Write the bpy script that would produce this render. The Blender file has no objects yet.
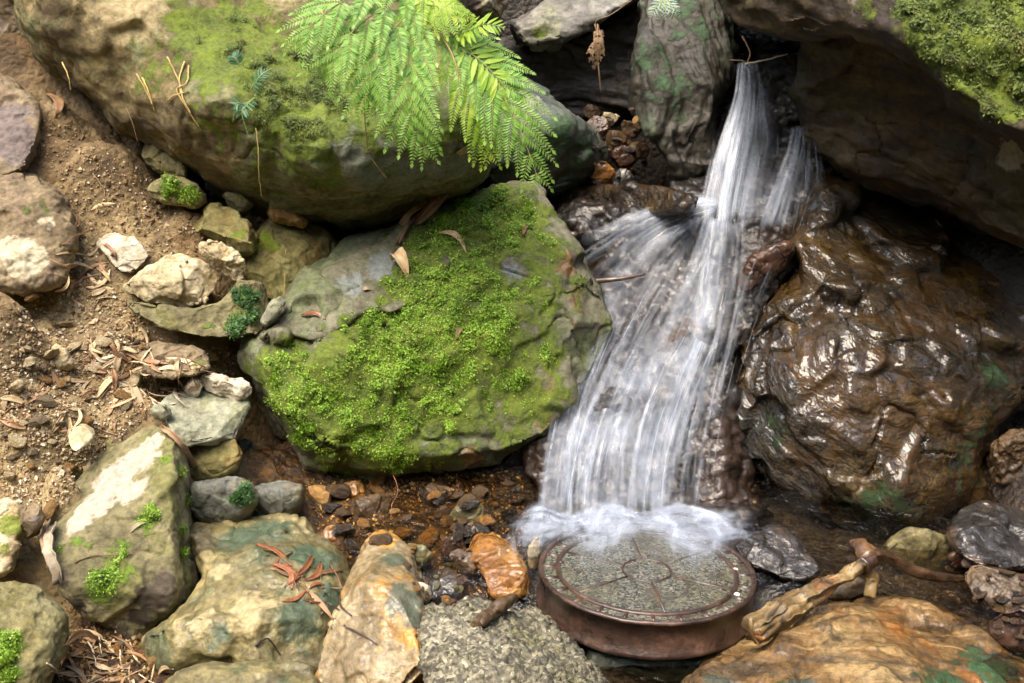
import bpy, bmesh, math, random
import numpy as np
from mathutils import Vector, Matrix
from mathutils.geometry import delaunay_2d_cdt

SC = bpy.context.scene
COL = SC.collection
rad = math.radians

# ------------------------------------------------------------------ camera
CAM = np.array([0.0, 0.0, 1.75]); PITCH = rad(20.0); FPX = 1150.0
cd = bpy.data.cameras.new('camera'); cam = bpy.data.objects.new('camera', cd); COL.objects.link(cam)
cam.location = CAM; cam.rotation_euler = (rad(90) - PITCH, 0, 0)
cd.sensor_width = 36.0; cd.lens = 36.0 * FPX / 1024.0; cd.clip_start = 0.05; cd.clip_end = 300.0
SC.camera = cam

# ------------------------------------------------------------------ light
SUN_EL, SUN_AZ = 66.0, -38.0          # azimuth: 0 = from behind the camera, negative = from the left
world = bpy.data.worlds.new('World'); SC.world = world; world.use_nodes = True
wn = world.node_tree; wn.nodes.clear()
sky = wn.nodes.new('ShaderNodeTexSky'); sky.sky_type = 'NISHITA'; sky.sun_disc = False
az = rad(SUN_AZ)
sdir = Vector((math.sin(az) * math.cos(rad(SUN_EL)), -math.cos(az) * math.cos(rad(SUN_EL)), math.sin(rad(SUN_EL))))
sky.sun_elevation = rad(SUN_EL); sky.sun_rotation = math.atan2(sdir.x, sdir.y)
sky.air_density = 1.0; sky.dust_density = 3.5; sky.ozone_density = 1.0
bg = wn.nodes.new('ShaderNodeBackground'); bg.inputs[1].default_value = 0.15
wo = wn.nodes.new('ShaderNodeOutputWorld')
wn.links.new(sky.outputs[0], bg.inputs[0]); wn.links.new(bg.outputs[0], wo.inputs[0])
sd = bpy.data.lights.new('sun', 'SUN'); sun = bpy.data.objects.new('sun', sd); COL.objects.link(sun)
sd.energy = 1.65; sd.angle = rad(42); sd.color = (1.0, 0.86, 0.64)
sun.rotation_euler = (-sdir).to_track_quat('-Z', 'Y').to_euler()
vs = SC.view_settings; vs.view_transform = 'Standard'; vs.look = 'None'; vs.exposure = 1.8; vs.gamma = 1.0
vs.use_curve_mapping = False
SC.render.engine = 'CYCLES'
cy = SC.cycles
cy.use_denoising = True; cy.max_bounces = 8; cy.transparent_max_bounces = 40; cy.diffuse_bounces = 4
cy.glossy_bounces = 4; cy.transmission_bounces = 4; cy.caustics_reflective = False; cy.caustics_refractive = False
cy.use_adaptive_sampling = True; cy.adaptive_threshold = 0.02
cy.sample_clamp_indirect = 6.0

# ------------------------------------------------------------------ geometry of the view
def ray(px, py):
    px = np.asarray(px, float); py = np.asarray(py, float)
    x = (px - 512.0) / FPX; y = -(py - 341.5) / FPX
    c, s = math.cos(PITCH), math.sin(PITCH)
    return np.stack([x, c + y * s, -s + y * c], -1)
def PY(px, py, Y):
    d = ray(px, py); t = np.asarray(Y, float) / d[..., 1]
    return CAM + d * t[..., None]
def YZ(px, py, z):                     # the y at which the sight line through a point meets height z
    d = ray(px, py); return float((z - CAM[2]) / d[2] * d[1])
def PZ(px, py, z):
    return PY(px, py, YZ(px, py, z))

# ------------------------------------------------------------------ noise
_rs = np.random.RandomState(7)
_perm = _rs.permutation(256).astype(np.int64); _perm = np.concatenate([_perm, _perm, _perm])
_grad = _rs.normal(size=(256, 3)); _grad /= np.linalg.norm(_grad, axis=1)[:, None]
def perlin(p):
    i = np.floor(p).astype(np.int64); f = p - i; i &= 255
    u = f * f * f * (f * (f * 6 - 15) + 10)
    out = 0.0
    for dx in (0, 1):
        wx = u[:, 0] if dx else 1 - u[:, 0]
        for dy in (0, 1):
            wy = u[:, 1] if dy else 1 - u[:, 1]
            for dz in (0, 1):
                wz = u[:, 2] if dz else 1 - u[:, 2]
                h = _perm[_perm[_perm[(i[:, 0] + dx) & 255] + ((i[:, 1] + dy) & 255)] + ((i[:, 2] + dz) & 255)]
                g = _grad[h]
                out = out + wx * wy * wz * (g[:, 0] * (f[:, 0] - dx) + g[:, 1] * (f[:, 1] - dy) + g[:, 2] * (f[:, 2] - dz))
    return out * 1.5
def fbm(p, octv=4, gain=0.5, lac=2.03):
    a, s = 1.0, 0.0
    for k in range(octv):
        s = s + a * perlin(p + 17.3 * k); p = p * lac; a *= gain
    return s
def ridged(p, octv=3):
    a, s = 1.0, 0.0
    for k in range(octv):
        s = s + a * (1 - 2.2 * np.abs(perlin(p + 31.7 * k))); p = p * 2.07; a *= 0.5
    return s
def chisel(p, cell, seed, sharp=24.0):
    """broken faces: every point belongs mostly to the nearest of many scattered flat facets"""
    q = p / cell + seed * 1.618; q = q + 0.16 * np.stack([perlin(q * 1.7 + 11 * k) for k in range(3)], 1)
    i = np.floor(q); num = np.zeros(len(q)); den = np.zeros(len(q)) + 1e-12
    for dx in (-1, 0, 1):
        for dy in (-1, 0, 1):
            for dz in (-1, 0, 1):
                c = i + np.array([dx, dy, dz]); ci = c.astype(np.int64) & 255
                h = _perm[_perm[_perm[ci[:, 0]] + ci[:, 1]] + ci[:, 2]]
                s_ = c + 0.5 + 0.42 * _grad[h]; d = q - s_; g = _grad[(h * 7 + 13) & 255]; o = _grad[(h * 3 + 5) & 255][:, 0]
                w = np.exp(-sharp * (d * d).sum(1)); num += w * ((d * g).sum(1) * 1.5 + 0.35 * o); den += w
    return num / den
def sstep(x, a, b):
    t = np.clip((x - a) / (b - a), 0, 1); return t * t * (3 - 2 * t)

# ------------------------------------------------------------------ meshes
def mesh_arrays(name, V, F, mat=None, smooth=True, attrs=None, uv=None):
    V = np.asarray(V, np.float32); F = np.asarray(F, np.int32); k = F.shape[1]
    me = bpy.data.meshes.new(name)
    me.vertices.add(len(V)); me.vertices.foreach_set('co', V.ravel())
    me.loops.add(F.size); me.loops.foreach_set('vertex_index', F.ravel())
    me.polygons.add(len(F)); me.polygons.foreach_set('loop_start', np.arange(0, F.size, k, dtype=np.int32))
    me.update(calc_edges=True); me.validate()
    me.polygons.foreach_set('use_smooth', np.full(len(me.polygons), smooth))
    for an, av in (attrs or {}).items():
        a = me.attributes.new(an, 'FLOAT', 'POINT'); a.data.foreach_set('value', np.asarray(av, np.float32))
    if uv is not None:
        l = me.uv_layers.new(name='UVMap'); l.data.foreach_set('uv', np.asarray(uv, np.float32)[F.ravel()].ravel())
    if mat: me.materials.append(mat)
    return me
def link(name, me, parent=None, loc=None):
    o = bpy.data.objects.new(name, me); COL.objects.link(o)
    if parent: o.parent = parent
    if loc is not None: o.location = loc
    return o
def tag(o, label=None, cat=None, group=None, kind=None):
    if label: o['label'] = label
    if cat: o['category'] = cat
    if group: o['group'] = group
    if kind: o['kind'] = kind
    return o
def empty(name, loc, label, cat, group=None):
    o = bpy.data.objects.new(name, None); COL.objects.link(o); o.location = loc; o.empty_display_size = 0.05
    return tag(o, label, cat, group)
def bm_mesh(name, bm, mat, smooth=True):
    me = bpy.data.meshes.new(name); bm.to_mesh(me); bm.free()
    me.polygons.foreach_set('use_smooth', np.full(len(me.polygons), smooth)); me.materials.append(mat)
    return me
def tube_arrays(P, R, n=7):
    """tube along the polyline P with radius R per point"""
    P = np.asarray(P, float); R = np.broadcast_to(np.asarray(R, float), (len(P),))
    T = np.gradient(P, axis=0); T /= np.linalg.norm(T, axis=1)[:, None] + 1e-9
    ref = np.array([0.31, 0.17, 0.93]); A = np.cross(T, ref); A /= np.linalg.norm(A, axis=1)[:, None] + 1e-9
    B = np.cross(T, A); th = np.arange(n) * 2 * math.pi / n
    V = P[:, None] + R[:, None, None] * (np.cos(th)[None, :, None] * A[:, None] + np.sin(th)[None, :, None] * B[:, None])
    V = V.reshape(-1, 3); F = []
    for i in range(len(P) - 1):
        for j in range(n):
            F.append((i * n + j, i * n + (j + 1) % n, (i + 1) * n + (j + 1) % n, (i + 1) * n + j))
    a, b = len(V), len(V) + 1
    V = np.vstack([V, P[0], P[-1]])
    for j in range(n):
        F.append((a, (j + 1) % n, j, j)); m = (len(P) - 1) * n
        F.append((b, m + j, m + (j + 1) % n, m + (j + 1) % n))
    return V, F
def tube_mesh(name, P, R, mat, n=7):
    V, F = tube_arrays(P, R, n)
    me = bpy.data.meshes.new(name)
    me.from_pydata([tuple(v) for v in V], [], [tuple(dict.fromkeys(f)) for f in F])
    me.polygons.foreach_set('use_smooth', np.full(len(me.polygons), True)); me.materials.append(mat); me.update()
    return me
def spline(P, n):
    """Catmull-Rom through P, n samples"""
    P = np.asarray(P, float); m = len(P)
    Q = np.vstack([2 * P[0] - P[1], P, 2 * P[-1] - P[-2]])
    t = np.linspace(0, m - 1 - 1e-6, n); i = t.astype(int); f = (t - i)[:, None]
    a, b, c, d = Q[i], Q[i + 1], Q[i + 2], Q[i + 3]
    return 0.5 * (2 * b + (c - a) * f + (2 * a - 5 * b + 4 * c - d) * f ** 2 + (3 * b - a - 3 * c + d) * f ** 3)

# ------------------------------------------------------------------ materials
class NT:
    def __init__(s, name):
        s.m = bpy.data.materials.new(name); s.m.use_nodes = True; s.t = s.m.node_tree; s.t.nodes.clear()
        s.out = s.n('ShaderNodeOutputMaterial')
    def n(s, typ, **kw):
        nd = s.t.nodes.new(typ)
        for k, v in kw.items(): setattr(nd, k, v)
        return nd
    def l(s, a, b): s.t.links.new(a, b)
    def set(s, sock, v):
        if hasattr(v, 'node'): s.l(v, sock)
        elif isinstance(v, tuple) and len(v) == 3 and sock.type == 'RGBA': sock.default_value = (*v, 1)
        else: sock.default_value = v
    def coord(s, scale=(1, 1, 1), rot=(0, 0, 0), src='Object', loc=(0, 0, 0)):
        tc = s.n('ShaderNodeTexCoord'); mp = s.n('ShaderNodeMapping')
        if any(rot): mp.vector_type = 'TEXTURE'; scale = tuple(1.0 / c for c in scale)   # turn first, then stretch
        mp.inputs['Scale'].default_value = scale; mp.inputs['Rotation'].default_value = rot; mp.inputs['Location'].default_value = loc
        s.l(tc.outputs[src], mp.inputs[0]); return mp.outputs[0]
    def noise(s, vec, scale, detail=6, rough=0.6, dist=0.0):
        nd = s.n('ShaderNodeTexNoise'); s.l(vec, nd.inputs['Vector'])
        nd.inputs['Scale'].default_value = scale; nd.inputs['Detail'].default_value = detail
        nd.inputs['Roughness'].default_value = rough; nd.inputs['Distortion'].default_value = dist
        return nd.outputs[0]
    def ramp(s, fac, stops, interp='LINEAR'):
        nd = s.n('ShaderNodeValToRGB'); r = nd.color_ramp; r.interpolation = interp
        while len(r.elements) < len(stops): r.elements.new(0.5)
        for e, (p, c) in zip(r.elements, stops):
            e.position = p; e.color = (*c, 1) if isinstance(c, tuple) else (c, c, c, 1)
        s.set(nd.inputs[0], fac); return nd.outputs[0]
    def mix(s, fac, a, b, mode='MIX'):
        nd = s.n('ShaderNodeMix', data_type='RGBA', blend_type=mode)
        s.set(nd.inputs[0], fac); s.set(nd.inputs[6], a); s.set(nd.inputs[7], b); return nd.outputs[2]
    def math(s, op, a, b=0.0, c=0.0, clamp=False):
        nd = s.n('ShaderNodeMath', operation=op, use_clamp=clamp)
        s.set(nd.inputs[0], a); s.set(nd.inputs[1], b); s.set(nd.inputs[2], c); return nd.outputs[0]
    def attr(s, name):
        nd = s.n('ShaderNodeAttribute', attribute_name=name); return nd.outputs['Fac']
    def bsdf(s, col, rough, normal=None, spec=0.5, **kw):
        b = s.n('ShaderNodeBsdfPrincipled'); s.set(b.inputs['Base Color'], col); s.set(b.inputs['Roughness'], rough)
        b.inputs['Specular IOR Level'].default_value = spec
        for k, v in kw.items(): s.set(b.inputs[k.replace('_', ' ')], v)
        if normal is not None: s.l(normal, b.inputs['Normal'])
        return b.outputs[0]
    def bump(s, h, strength=0.5, dist=0.01, base=None):
        nd = s.n('ShaderNodeBump'); nd.inputs['Strength'].default_value = strength; nd.inputs['Distance'].default_value = dist
        s.l(h, nd.inputs['Height'])
        if base is not None: s.l(base, nd.inputs['Normal'])
        return nd.outputs[0]
    def done(s, sh): s.l(sh, s.out.inputs[0]); return s.m

def rock_mat(name, cols, accent=None, wet=0.0, strata=None, speck=0.0, moss=((0.035, 0.055, 0.006), (0.145, 0.195, 0.014)),
             a1=None, a2=None, bump=0.6, scale=1.0, rough=0.85, crack=0.0, gran=0.0, ripple=None):
    """weathered stone; attributes moss / a1 / a2 on the mesh say where growth, stains and painted shade sit"""
    t = NT(name); v = t.coord()
    n1 = t.noise(v, 5 * scale, 10, 0.62, 0.4)
    k = len(cols)
    col = t.ramp(n1, [(0.32 + 0.36 * i / max(1, k - 1), c) for i, c in enumerate(cols)])
    n2 = t.noise(v, 2.1 * scale, 6, 0.6, 0.8)
    if accent: col = t.mix(t.ramp(t.math('ADD', n2, t.math('MULTIPLY', t.noise(v, 30 * scale, 6, 0.7), 0.22)), [(0.61, 0.0), (0.67, 1.0)]), col, accent)
    h = n1
    if strata:
        rot, fr, dark = strata
        sv = t.coord(scale=(1.2, 1.2, fr), rot=rot)
        n5 = t.noise(sv, 2.2, 8, 0.6, 0.6)
        col = t.mix(t.ramp(n5, [(0.36, 0.85), (0.50, 0.0)]), col, dark)
        col = t.mix(t.ramp(n5, [(0.56, 0.0), (0.68, 0.45)]), col, tuple(min(1, 1.7 * c) for c in cols[-1]))
        h = t.math('ADD', h, t.math('MULTIPLY', n5, 0.8))
    n3 = t.noise(v, 46 * scale, 7, 0.68)
    col = t.mix(1.0, col, t.ramp(n3, [(0.28, 0.38), (0.48, 0.95), (0.74, 1.6)]), 'MULTIPLY')
    if speck:
        n4 = t.noise(v, 130 * scale, 3, 0.6)
        col = t.mix(t.ramp(n4, [(0.60, 0.0), (0.66, speck)]), col, (0.02, 0.018, 0.012))
        n4b = t.noise(t.coord(loc=(3, 1, 2)), 90 * scale, 3, 0.6)
        col = t.mix(t.ramp(n4b, [(0.64, 0.0), (0.70, speck * 0.8)]), col, (0.55, 0.52, 0.44))
    if gran:
        vo = t.n('ShaderNodeTexVoronoi'); t.l(v, vo.inputs['Vector']); vo.inputs['Scale'].default_value = 95 * scale
        gc = t.n('ShaderNodeSeparateColor'); t.l(vo.outputs['Color'], gc.inputs[0])
        col = t.mix(gran, col, t.mix(1.0, col, t.ramp(gc.outputs[0], [(0.1, 0.30), (0.5, 0.9), (0.95, 1.9)]), 'MULTIPLY'))
        h = t.math('ADD', h, t.math('MULTIPLY', vo.outputs['Distance'], -0.25))
    if crack:
        vo = t.n('ShaderNodeTexVoronoi', feature='DISTANCE_TO_EDGE'); t.l(t.coord(scale=(1, 1, 2.2), rot=(0.4, 0.7, 0.2)), vo.inputs['Vector'])
        vo.inputs['Scale'].default_value = 3.2
        cr = t.ramp(t.math('ADD', vo.outputs[0], t.math('MULTIPLY', n3, 0.03)), [(0.018, 1.0), (0.05, 0.0)])
        col = t.mix(t.math('MULTIPLY', cr, crack), col, (0.03, 0.024, 0.015))
        h = t.math('SUBTRACT', h, t.math('MULTIPLY', cr, 0.15 * crack))
    rg = t.ramp(n2, [(0.38, max(0.10, rough - wet * 0.75)), (0.62, max(0.14, rough - wet * 0.5))])
    ne = t.noise(v, 22 * scale, 9, 0.72)
    for an, spec in (('a1', a1), ('a2', a2)):
        if not spec: continue
        f = t.ramp(t.math('ADD', t.attr(an), t.math('MULTIPLY', t.math('SUBTRACT', ne, 0.5), 1.25)), [(0.36, 0.0), (0.58, spec[1])])
        c2 = t.mix(1.0, spec[0], t.ramp(n3, [(0.3, 0.6), (0.7, 1.3)]), 'MULTIPLY')
        col = t.mix(f, col, c2)
        if len(spec) > 2: rg = t.mix(f, rg, (spec[2],) * 3)
    mf = t.ramp(t.math('ADD', t.attr('moss'), t.math('MULTIPLY', t.math('SUBTRACT', ne, 0.5), 1.3)), [(0.40, 0.0), (0.58, 0.95)])
    nm = t.noise(v, 75, 5, 0.7); nl = t.noise(v, 9, 4, 0.6)
    mc = t.ramp(t.math('ADD', t.math('MULTIPLY', nm, 0.55), t.math('MULTIPLY', nl, 0.45)), [(0.36, moss[0]), (0.62, moss[1])])
    col = t.mix(mf, col, mc); rg = t.mix(mf, rg, (0.9,) * 3)
    hb = t.math('ADD', t.math('MULTIPLY', n3, 0.7), h)
    if ripple:
        nr_ = t.noise(t.coord(scale=(1, 1, 2.6), rot=(0.5, 0.25, 0.2)), ripple[0], 5, 0.6, 1.2)
        hb = t.math('ADD', hb, t.math('MULTIPLY', nr_, ripple[1]))
        col = t.mix(t.ramp(nr_, [(0.34, 0.8), (0.48, 0.0)]), col, tuple(c * 0.35 for c in cols[0]))
    hb = t.math('ADD', hb, t.math('MULTIPLY', t.math('MULTIPLY', nm, mf), 0.9))
    nb = t.bump(hb, bump, 0.016)
    cn = nb
    if wet > 0.5:                                           # the water film is smoother than the stone under it
        wn_ = t.math('ADD', t.noise(v, 24 * scale, 2, 0.5, 0.8), t.math('MULTIPLY', t.noise(v, 70 * scale, 2, 0.5, 0.5), 0.3))
        if ripple: wn_ = t.math('ADD', t.math('MULTIPLY', wn_, 0.45), t.math('MULTIPLY', t.noise(t.coord(scale=(1, 1, 3.2), rot=(0.35, 0.5, 0.1)), 17 * scale, 2, 0.5, 0.8), 0.6))
        cn = t.bump(wn_, 0.6, 0.020)
    return t.done(t.bsdf(col, rg, nb, 0.3 if wet > 0.5 else 0.5, Coat_Weight=t.math('MULTIPLY', t.ramp(t.math('ADD', n2, t.math('MULTIPLY', ne, 0.5)), [(0.62, 0.12), (0.80, 1.0)]), min(1.0, wet * wet * 1.1)), Coat_Roughness=0.07, Coat_Normal=cn))

# ------------------------------------------------------------------ stones from an outline, a depth and a thickness
def tps(ctrl):
    P = np.array([[c[0], c[1]] for c in ctrl], float) / 100.0; v = np.array([c[2] for c in ctrl], float); n = len(P)
    if n == 1: return lambda q: np.full(len(q), v[0])
    if n == 2:
        d = P[1] - P[0]; L = d @ d
        return lambda q: v[0] + (v[1] - v[0]) * (((q / 100.0) - P[0]) @ d / L)
    def U(r2): return np.where(r2 > 1e-12, 0.5 * r2 * np.log(np.maximum(r2, 1e-12)), 0.0)
    K = U(((P[:, None] - P[None]) ** 2).sum(-1)) + np.eye(n) * 0.02
    A = np.zeros((n + 3, n + 3)); A[:n, :n] = K; A[:n, n] = 1; A[:n, n + 1:] = P; A[n, :n] = 1; A[n + 1:, :n] = P.T
    A[n:, n:] += np.eye(3) * -1e-9
    w = np.linalg.solve(A, np.concatenate([v, [0, 0, 0]]))
    def f(q):
        q = q / 100.0; return U(((q[:, None] - P[None]) ** 2).sum(-1)) @ w[:n] + w[n] + q @ w[n + 1:]
    return f
def resample(poly, g):
    out = []; m = len(poly)
    for i in range(m):
        a, b = np.array(poly[i], float), np.array(poly[(i + 1) % m], float)
        k = max(1, int(round(np.linalg.norm(b - a) / g)))
        for j in range(k): out.append(a + (b - a) * j / k)
    return np.array(out)
def chaikin(poly, it=1):
    P = np.array(poly, float)
    for _ in range(it):
        Q = np.roll(P, -1, 0); P = np.stack([0.8 * P + 0.2 * Q, 0.2 * P + 0.8 * Q], 1).reshape(-1, 2)
    return P
def inside(q, poly):
    c = np.zeros(len(q), bool); n = len(poly); j = n - 1
    for i in range(n):
        xi, yi = poly[i]; xj, yj = poly[j]
        if yi != yj:
            c ^= ((yi > q[:, 1]) != (yj > q[:, 1])) & (q[:, 0] < (xj - xi) * (q[:, 1] - yi) / (yj - yi) + xi)
        j = i
    return c
def edge_dist(q, poly):
    d = np.full(len(q), 1e9); n = len(poly)
    for i in range(n):
        a, b = poly[i], poly[(i + 1) % n]; ab = b - a; L = ab @ ab + 1e-9
        t = np.clip(((q - a) @ ab) / L, 0, 1); d = np.minimum(d, np.linalg.norm(q - a - t[:, None] * ab, axis=1))
    return d
STONES = {}
def rock(key, name, label, cat, outline, ctrl, mat, T=0.10, Tb=0.25, R=40, voxel=None, smooth=2, amp=0.02, freq=4.0,
         cuts=0, cutq=0.87, strata=None, ridge=0.0, moss=(), a1=(), a2=(), steps=(), seed=0, leaf=None, group=None, e=2.3,
         parent=None, fine=0.25, facets=None, gd=26, chis=None):
    seed = seed or (sum(ord(c) * (i + 3) for i, c in enumerate(key)) % 997 + 1)
    rs = np.random.RandomState(seed)
    poly = chaikin(outline, 1)
    pc = poly.mean(0); sz = np.ptp(poly, axis=0); pad = 2.2 if sz.max() < 90 else 3.0
    poly = pc + (poly - pc) * (1 + 2 * pad / np.maximum(sz, 12))
    span = np.ptp(poly, axis=0); g = max(2.5, math.sqrt(span[0] * span[1]) / gd)
    ring = resample(poly, g)
    gx, gy = np.meshgrid(np.arange(poly[:, 0].min(), poly[:, 0].max(), g), np.arange(poly[:, 1].min(), poly[:, 1].max(), g))
    q = np.stack([gx.ravel(), gy.ravel()], 1); q += rs.uniform(-0.25, 0.25, q.shape) * g
    q = q[inside(q, poly)]; q = q[edge_dist(q, ring) > 0.45 * g]
    pts = np.vstack([ring, q]); n = len(ring)
    vv, ee, ff, *_ = delaunay_2d_cdt([Vector(p) for p in pts], [(i, (i + 1) % n) for i in range(n)], [], 1, 1e-4)
    pts = np.array([[p.x, p.y] for p in vv]); ff = [tuple(f) for f in ff]
    ctrl = [(c[0], c[1], c[2] if len(c) == 3 else YZ(c[0], c[1], c[3])) for c in ctrl]
    base = tps(ctrl)
    if facets:                                              # a convex body: the farthest of its face planes is the one seen
        pl = []
        for tri in facets:
            A = np.array([[c[0], c[1], 1.0] for c in tri]); b = [c[2] if len(c) == 3 else YZ(c[0], c[1], c[3]) for c in tri]
            pl.append(np.linalg.solve(A, b))
        pl = np.array(pl)
        def base(p):
            h = np.stack([p[:, 0], p[:, 1], np.ones(len(p))], 1) @ pl.T / 0.008
            m = h.max(1); return (m + np.log(np.exp(h - m[:, None]).sum(1))) * 0.008
    def front(p):
        p = np.atleast_2d(np.asarray(p, float)); y = base(p)
        s = np.clip(edge_dist(p, ring) / R, 0, 1); s = np.where(inside(p, poly), s, 0)
        pr = (1 - (1 - s) ** e) ** (1 / e); y = y + T * (1 - pr)
        for line, am, fade in steps:
            L = np.array(line, float); ly = np.interp(p[:, 0], L[:, 0], L[:, 1], left=-1e4, right=-1e4)
            dd = ly - p[:, 1]
            ends = np.clip(np.minimum(p[:, 0] - L[0, 0], L[-1, 0] - p[:, 0]) / 18.0, 0, 1)
            y = y - am * ends * np.where(dd > 0, np.exp(-np.maximum(dd, 0) / fade), 0)
        return y, pr
    yf, pr = front(pts)
    yb = base(pts) + T + Tb * (0.08 + 0.92 * pr)
    Vf = PY(pts[:, 0], pts[:, 1], yf); Vb = PY(pts[:, 0], pts[:, 1], np.maximum(yb, yf + 0.01)); N = len(pts)
    F = list(ff) + [tuple(i + N for i in f[::-1]) for f in ff]
    cnt = {}
    for f in ff:
        for i in range(3):
            cnt[(f[i], f[(i + 1) % 3])] = 1
    for (a, b) in cnt:
        if (b, a) not in cnt: F.append((b, a, a + N, b + N))
    V = np.vstack([Vf, Vb])
    me = bpy.data.meshes.new('tmp'); me.from_pydata([tuple(v) for v in V], [], F); me.update()
    o = bpy.data.objects.new('tmp', me); COL.objects.link(o)
    dim = np.ptp(V, axis=0)
    vx = voxel or min(0.011, max(0.0032, float(np.sqrt(dim[0] * max(dim[1], dim[2]))) / 95))
    md = o.modifiers.new('r', 'REMESH'); md.mode = 'VOXEL'; md.voxel_size = vx
    dg = bpy.context.evaluated_depsgraph_get()
    m2 = bpy.data.meshes.new_from_object(o.evaluated_get(dg)); bpy.data.objects.remove(o); bpy.data.meshes.remove(me)
    nv = len(m2.vertices); co = np.empty(nv * 3); m2.vertices.foreach_get('co', co); co = co.reshape(-1, 3)
    E = np.empty(len(m2.edges) * 2, np.int32); m2.edges.foreach_get('vertices', E); E = E.reshape(-1, 2)
    deg = np.bincount(E.ravel(), minlength=nv).astype(float); deg[deg == 0] = 1
    def lap(c, it, lam=0.5):
        for _ in range(it):
            s = np.stack([np.bincount(E[:, 0], c[E[:, 1], k], nv) + np.bincount(E[:, 1], c[E[:, 0], k], nv) for k in range(3)], 1)
            c = c + lam * (s / deg[:, None] - c)
        return c
    co = lap(co, smooth)
    cen = co.mean(0)
    for k in range(cuts):                                   # flat broken faces
        d = rs.normal(size=3); d += np.array([0, -0.9, 0.55]); d /= np.linalg.norm(d)
        s = (co - cen) @ d; off = s.min() + np.ptp(s) * (cutq + rs.uniform(-0.06, 0.08))
        over = np.maximum(s - off, 0); co = co - d * over[:, None] * 0.93
    def push(c, disp):
        m2.vertices.foreach_set('co', c.ravel()); m2.update()
        nr = np.empty(nv * 3); m2.vertices.foreach_get('normal', nr)
        return c + nr.reshape(-1, 3) * disp[:, None]
    so = np.array([seed * 1.37 % 50, seed * 2.11 % 50, seed * 0.73 % 50])
    d = amp * fbm(co * freq + so, 3, 0.5)
    if ridge: d = d + ridge * (ridged(co * freq * 0.8 + so + 9, 3) - 0.6)
    co = push(co, d)
    big = float(np.ptp(co, axis=0).max()); ca, cb, cc = (chis + (1.0,))[:3] if chis else (0.34 * big, 1.0, 1.0); ca = min(max(ca, 0.03), 0.30)
    co = push(co, ca * 0.085 * cb * chisel(co, ca, seed % 37 + .3)); co = push(co, ca * 0.020 * cb * cc * chisel(co, ca * 0.36, seed % 23 + .7, 22.0))
    cr_ = np.abs(perlin(co * (0.75 / ca) + so + 3 + 0.25 * np.stack([perlin(co * 9 + 5 * k) for k in range(3)], 1)))
    gap_ = sstep(fbm(co * (0.6 / ca) + so + 41, 2), 0.0, 0.3)
    co = push(co, -ca * 0.05 * cb * np.exp(-(cr_ / 0.022) ** 2) * gap_)
    if strata:                                              # layered ledges along a direction
        nd, fr, am = strata; nd = np.array(nd, float); nd /= np.linalg.norm(nd)
        w = co + 0.05 * np.stack([fbm(co * 3 + so + 5 * k, 2) for k in range(3)], 1)
        h = (w @ nd) * fr; i = np.floor(h); f = h - i
        r = np.sin(i * 127.1 + seed) * 43758.5453; r = r - np.floor(r); r2 = np.sin((i + 1) * 127.1 + seed) * 43758.5453; r2 = r2 - np.floor(r2)
        st = r + (r2 - r) * sstep(f, 0.72, 1.0)
        q2 = w * 6 + so; q2 = q2 + (w @ nd)[:, None] * nd * fr * 1.2
        co = push(co, am * (st - 0.5) + am * 0.35 * fbm(q2, 3))
    d = amp * fine * fbm(co * freq * 6 + so, 4, 0.55)
    co = push(co, d)
    def mask(sph):
        m = np.zeros(nv)
        for (px, py, r, *s) in sph:
            y, _ = front([(px, py)]); c = PY(px, py, y[0]); rr = r * y[0] / FPX
            wob = 1 + 0.35 * fbm(co * (2.2 / max(rr, 0.03)) + so + px, 3)
            w = 1 - sstep(np.linalg.norm(co - c, axis=1) / rr / wob, 0.15, 1.45); a = s[0] if s else 1.0
            m = np.maximum(m, a * w) if a > 0 else m * (1 + a * w)
        return m
    ms = mask(moss)
    if len(moss): ms = np.clip(ms + (0.22 * fbm(co * 9 + so, 3) + 0.16 * fbm(co * 30 + so, 3)) * sstep(ms, 0.02, 0.3), 0, 1)
    org = np.array([cen[0], cen[1], co[:, 2].min()])
    m2.vertices.foreach_set('co', (co - org).ravel()); m2.update()
    for an, av in (('moss', ms), ('a1', mask(a1)), ('a2', mask(a2))):
        a = m2.attributes.new(an, 'FLOAT', 'POINT'); a.data.foreach_set('value', av.astype(np.float32))
    m2.polygons.foreach_set('use_smooth', np.full(len(m2.polygons), True)); m2.name = name
    m2.materials.clear(); m2.materials.append(mat); m2.update()
    o = link(name, m2, parent, org - (np.array(parent.location) if parent else 0)); tag(o, label, cat, group)
    STONES[key] = (o, front)
    if leaf: moss_leaves(o, m2, ms, leaf, rs)
    return o
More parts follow.
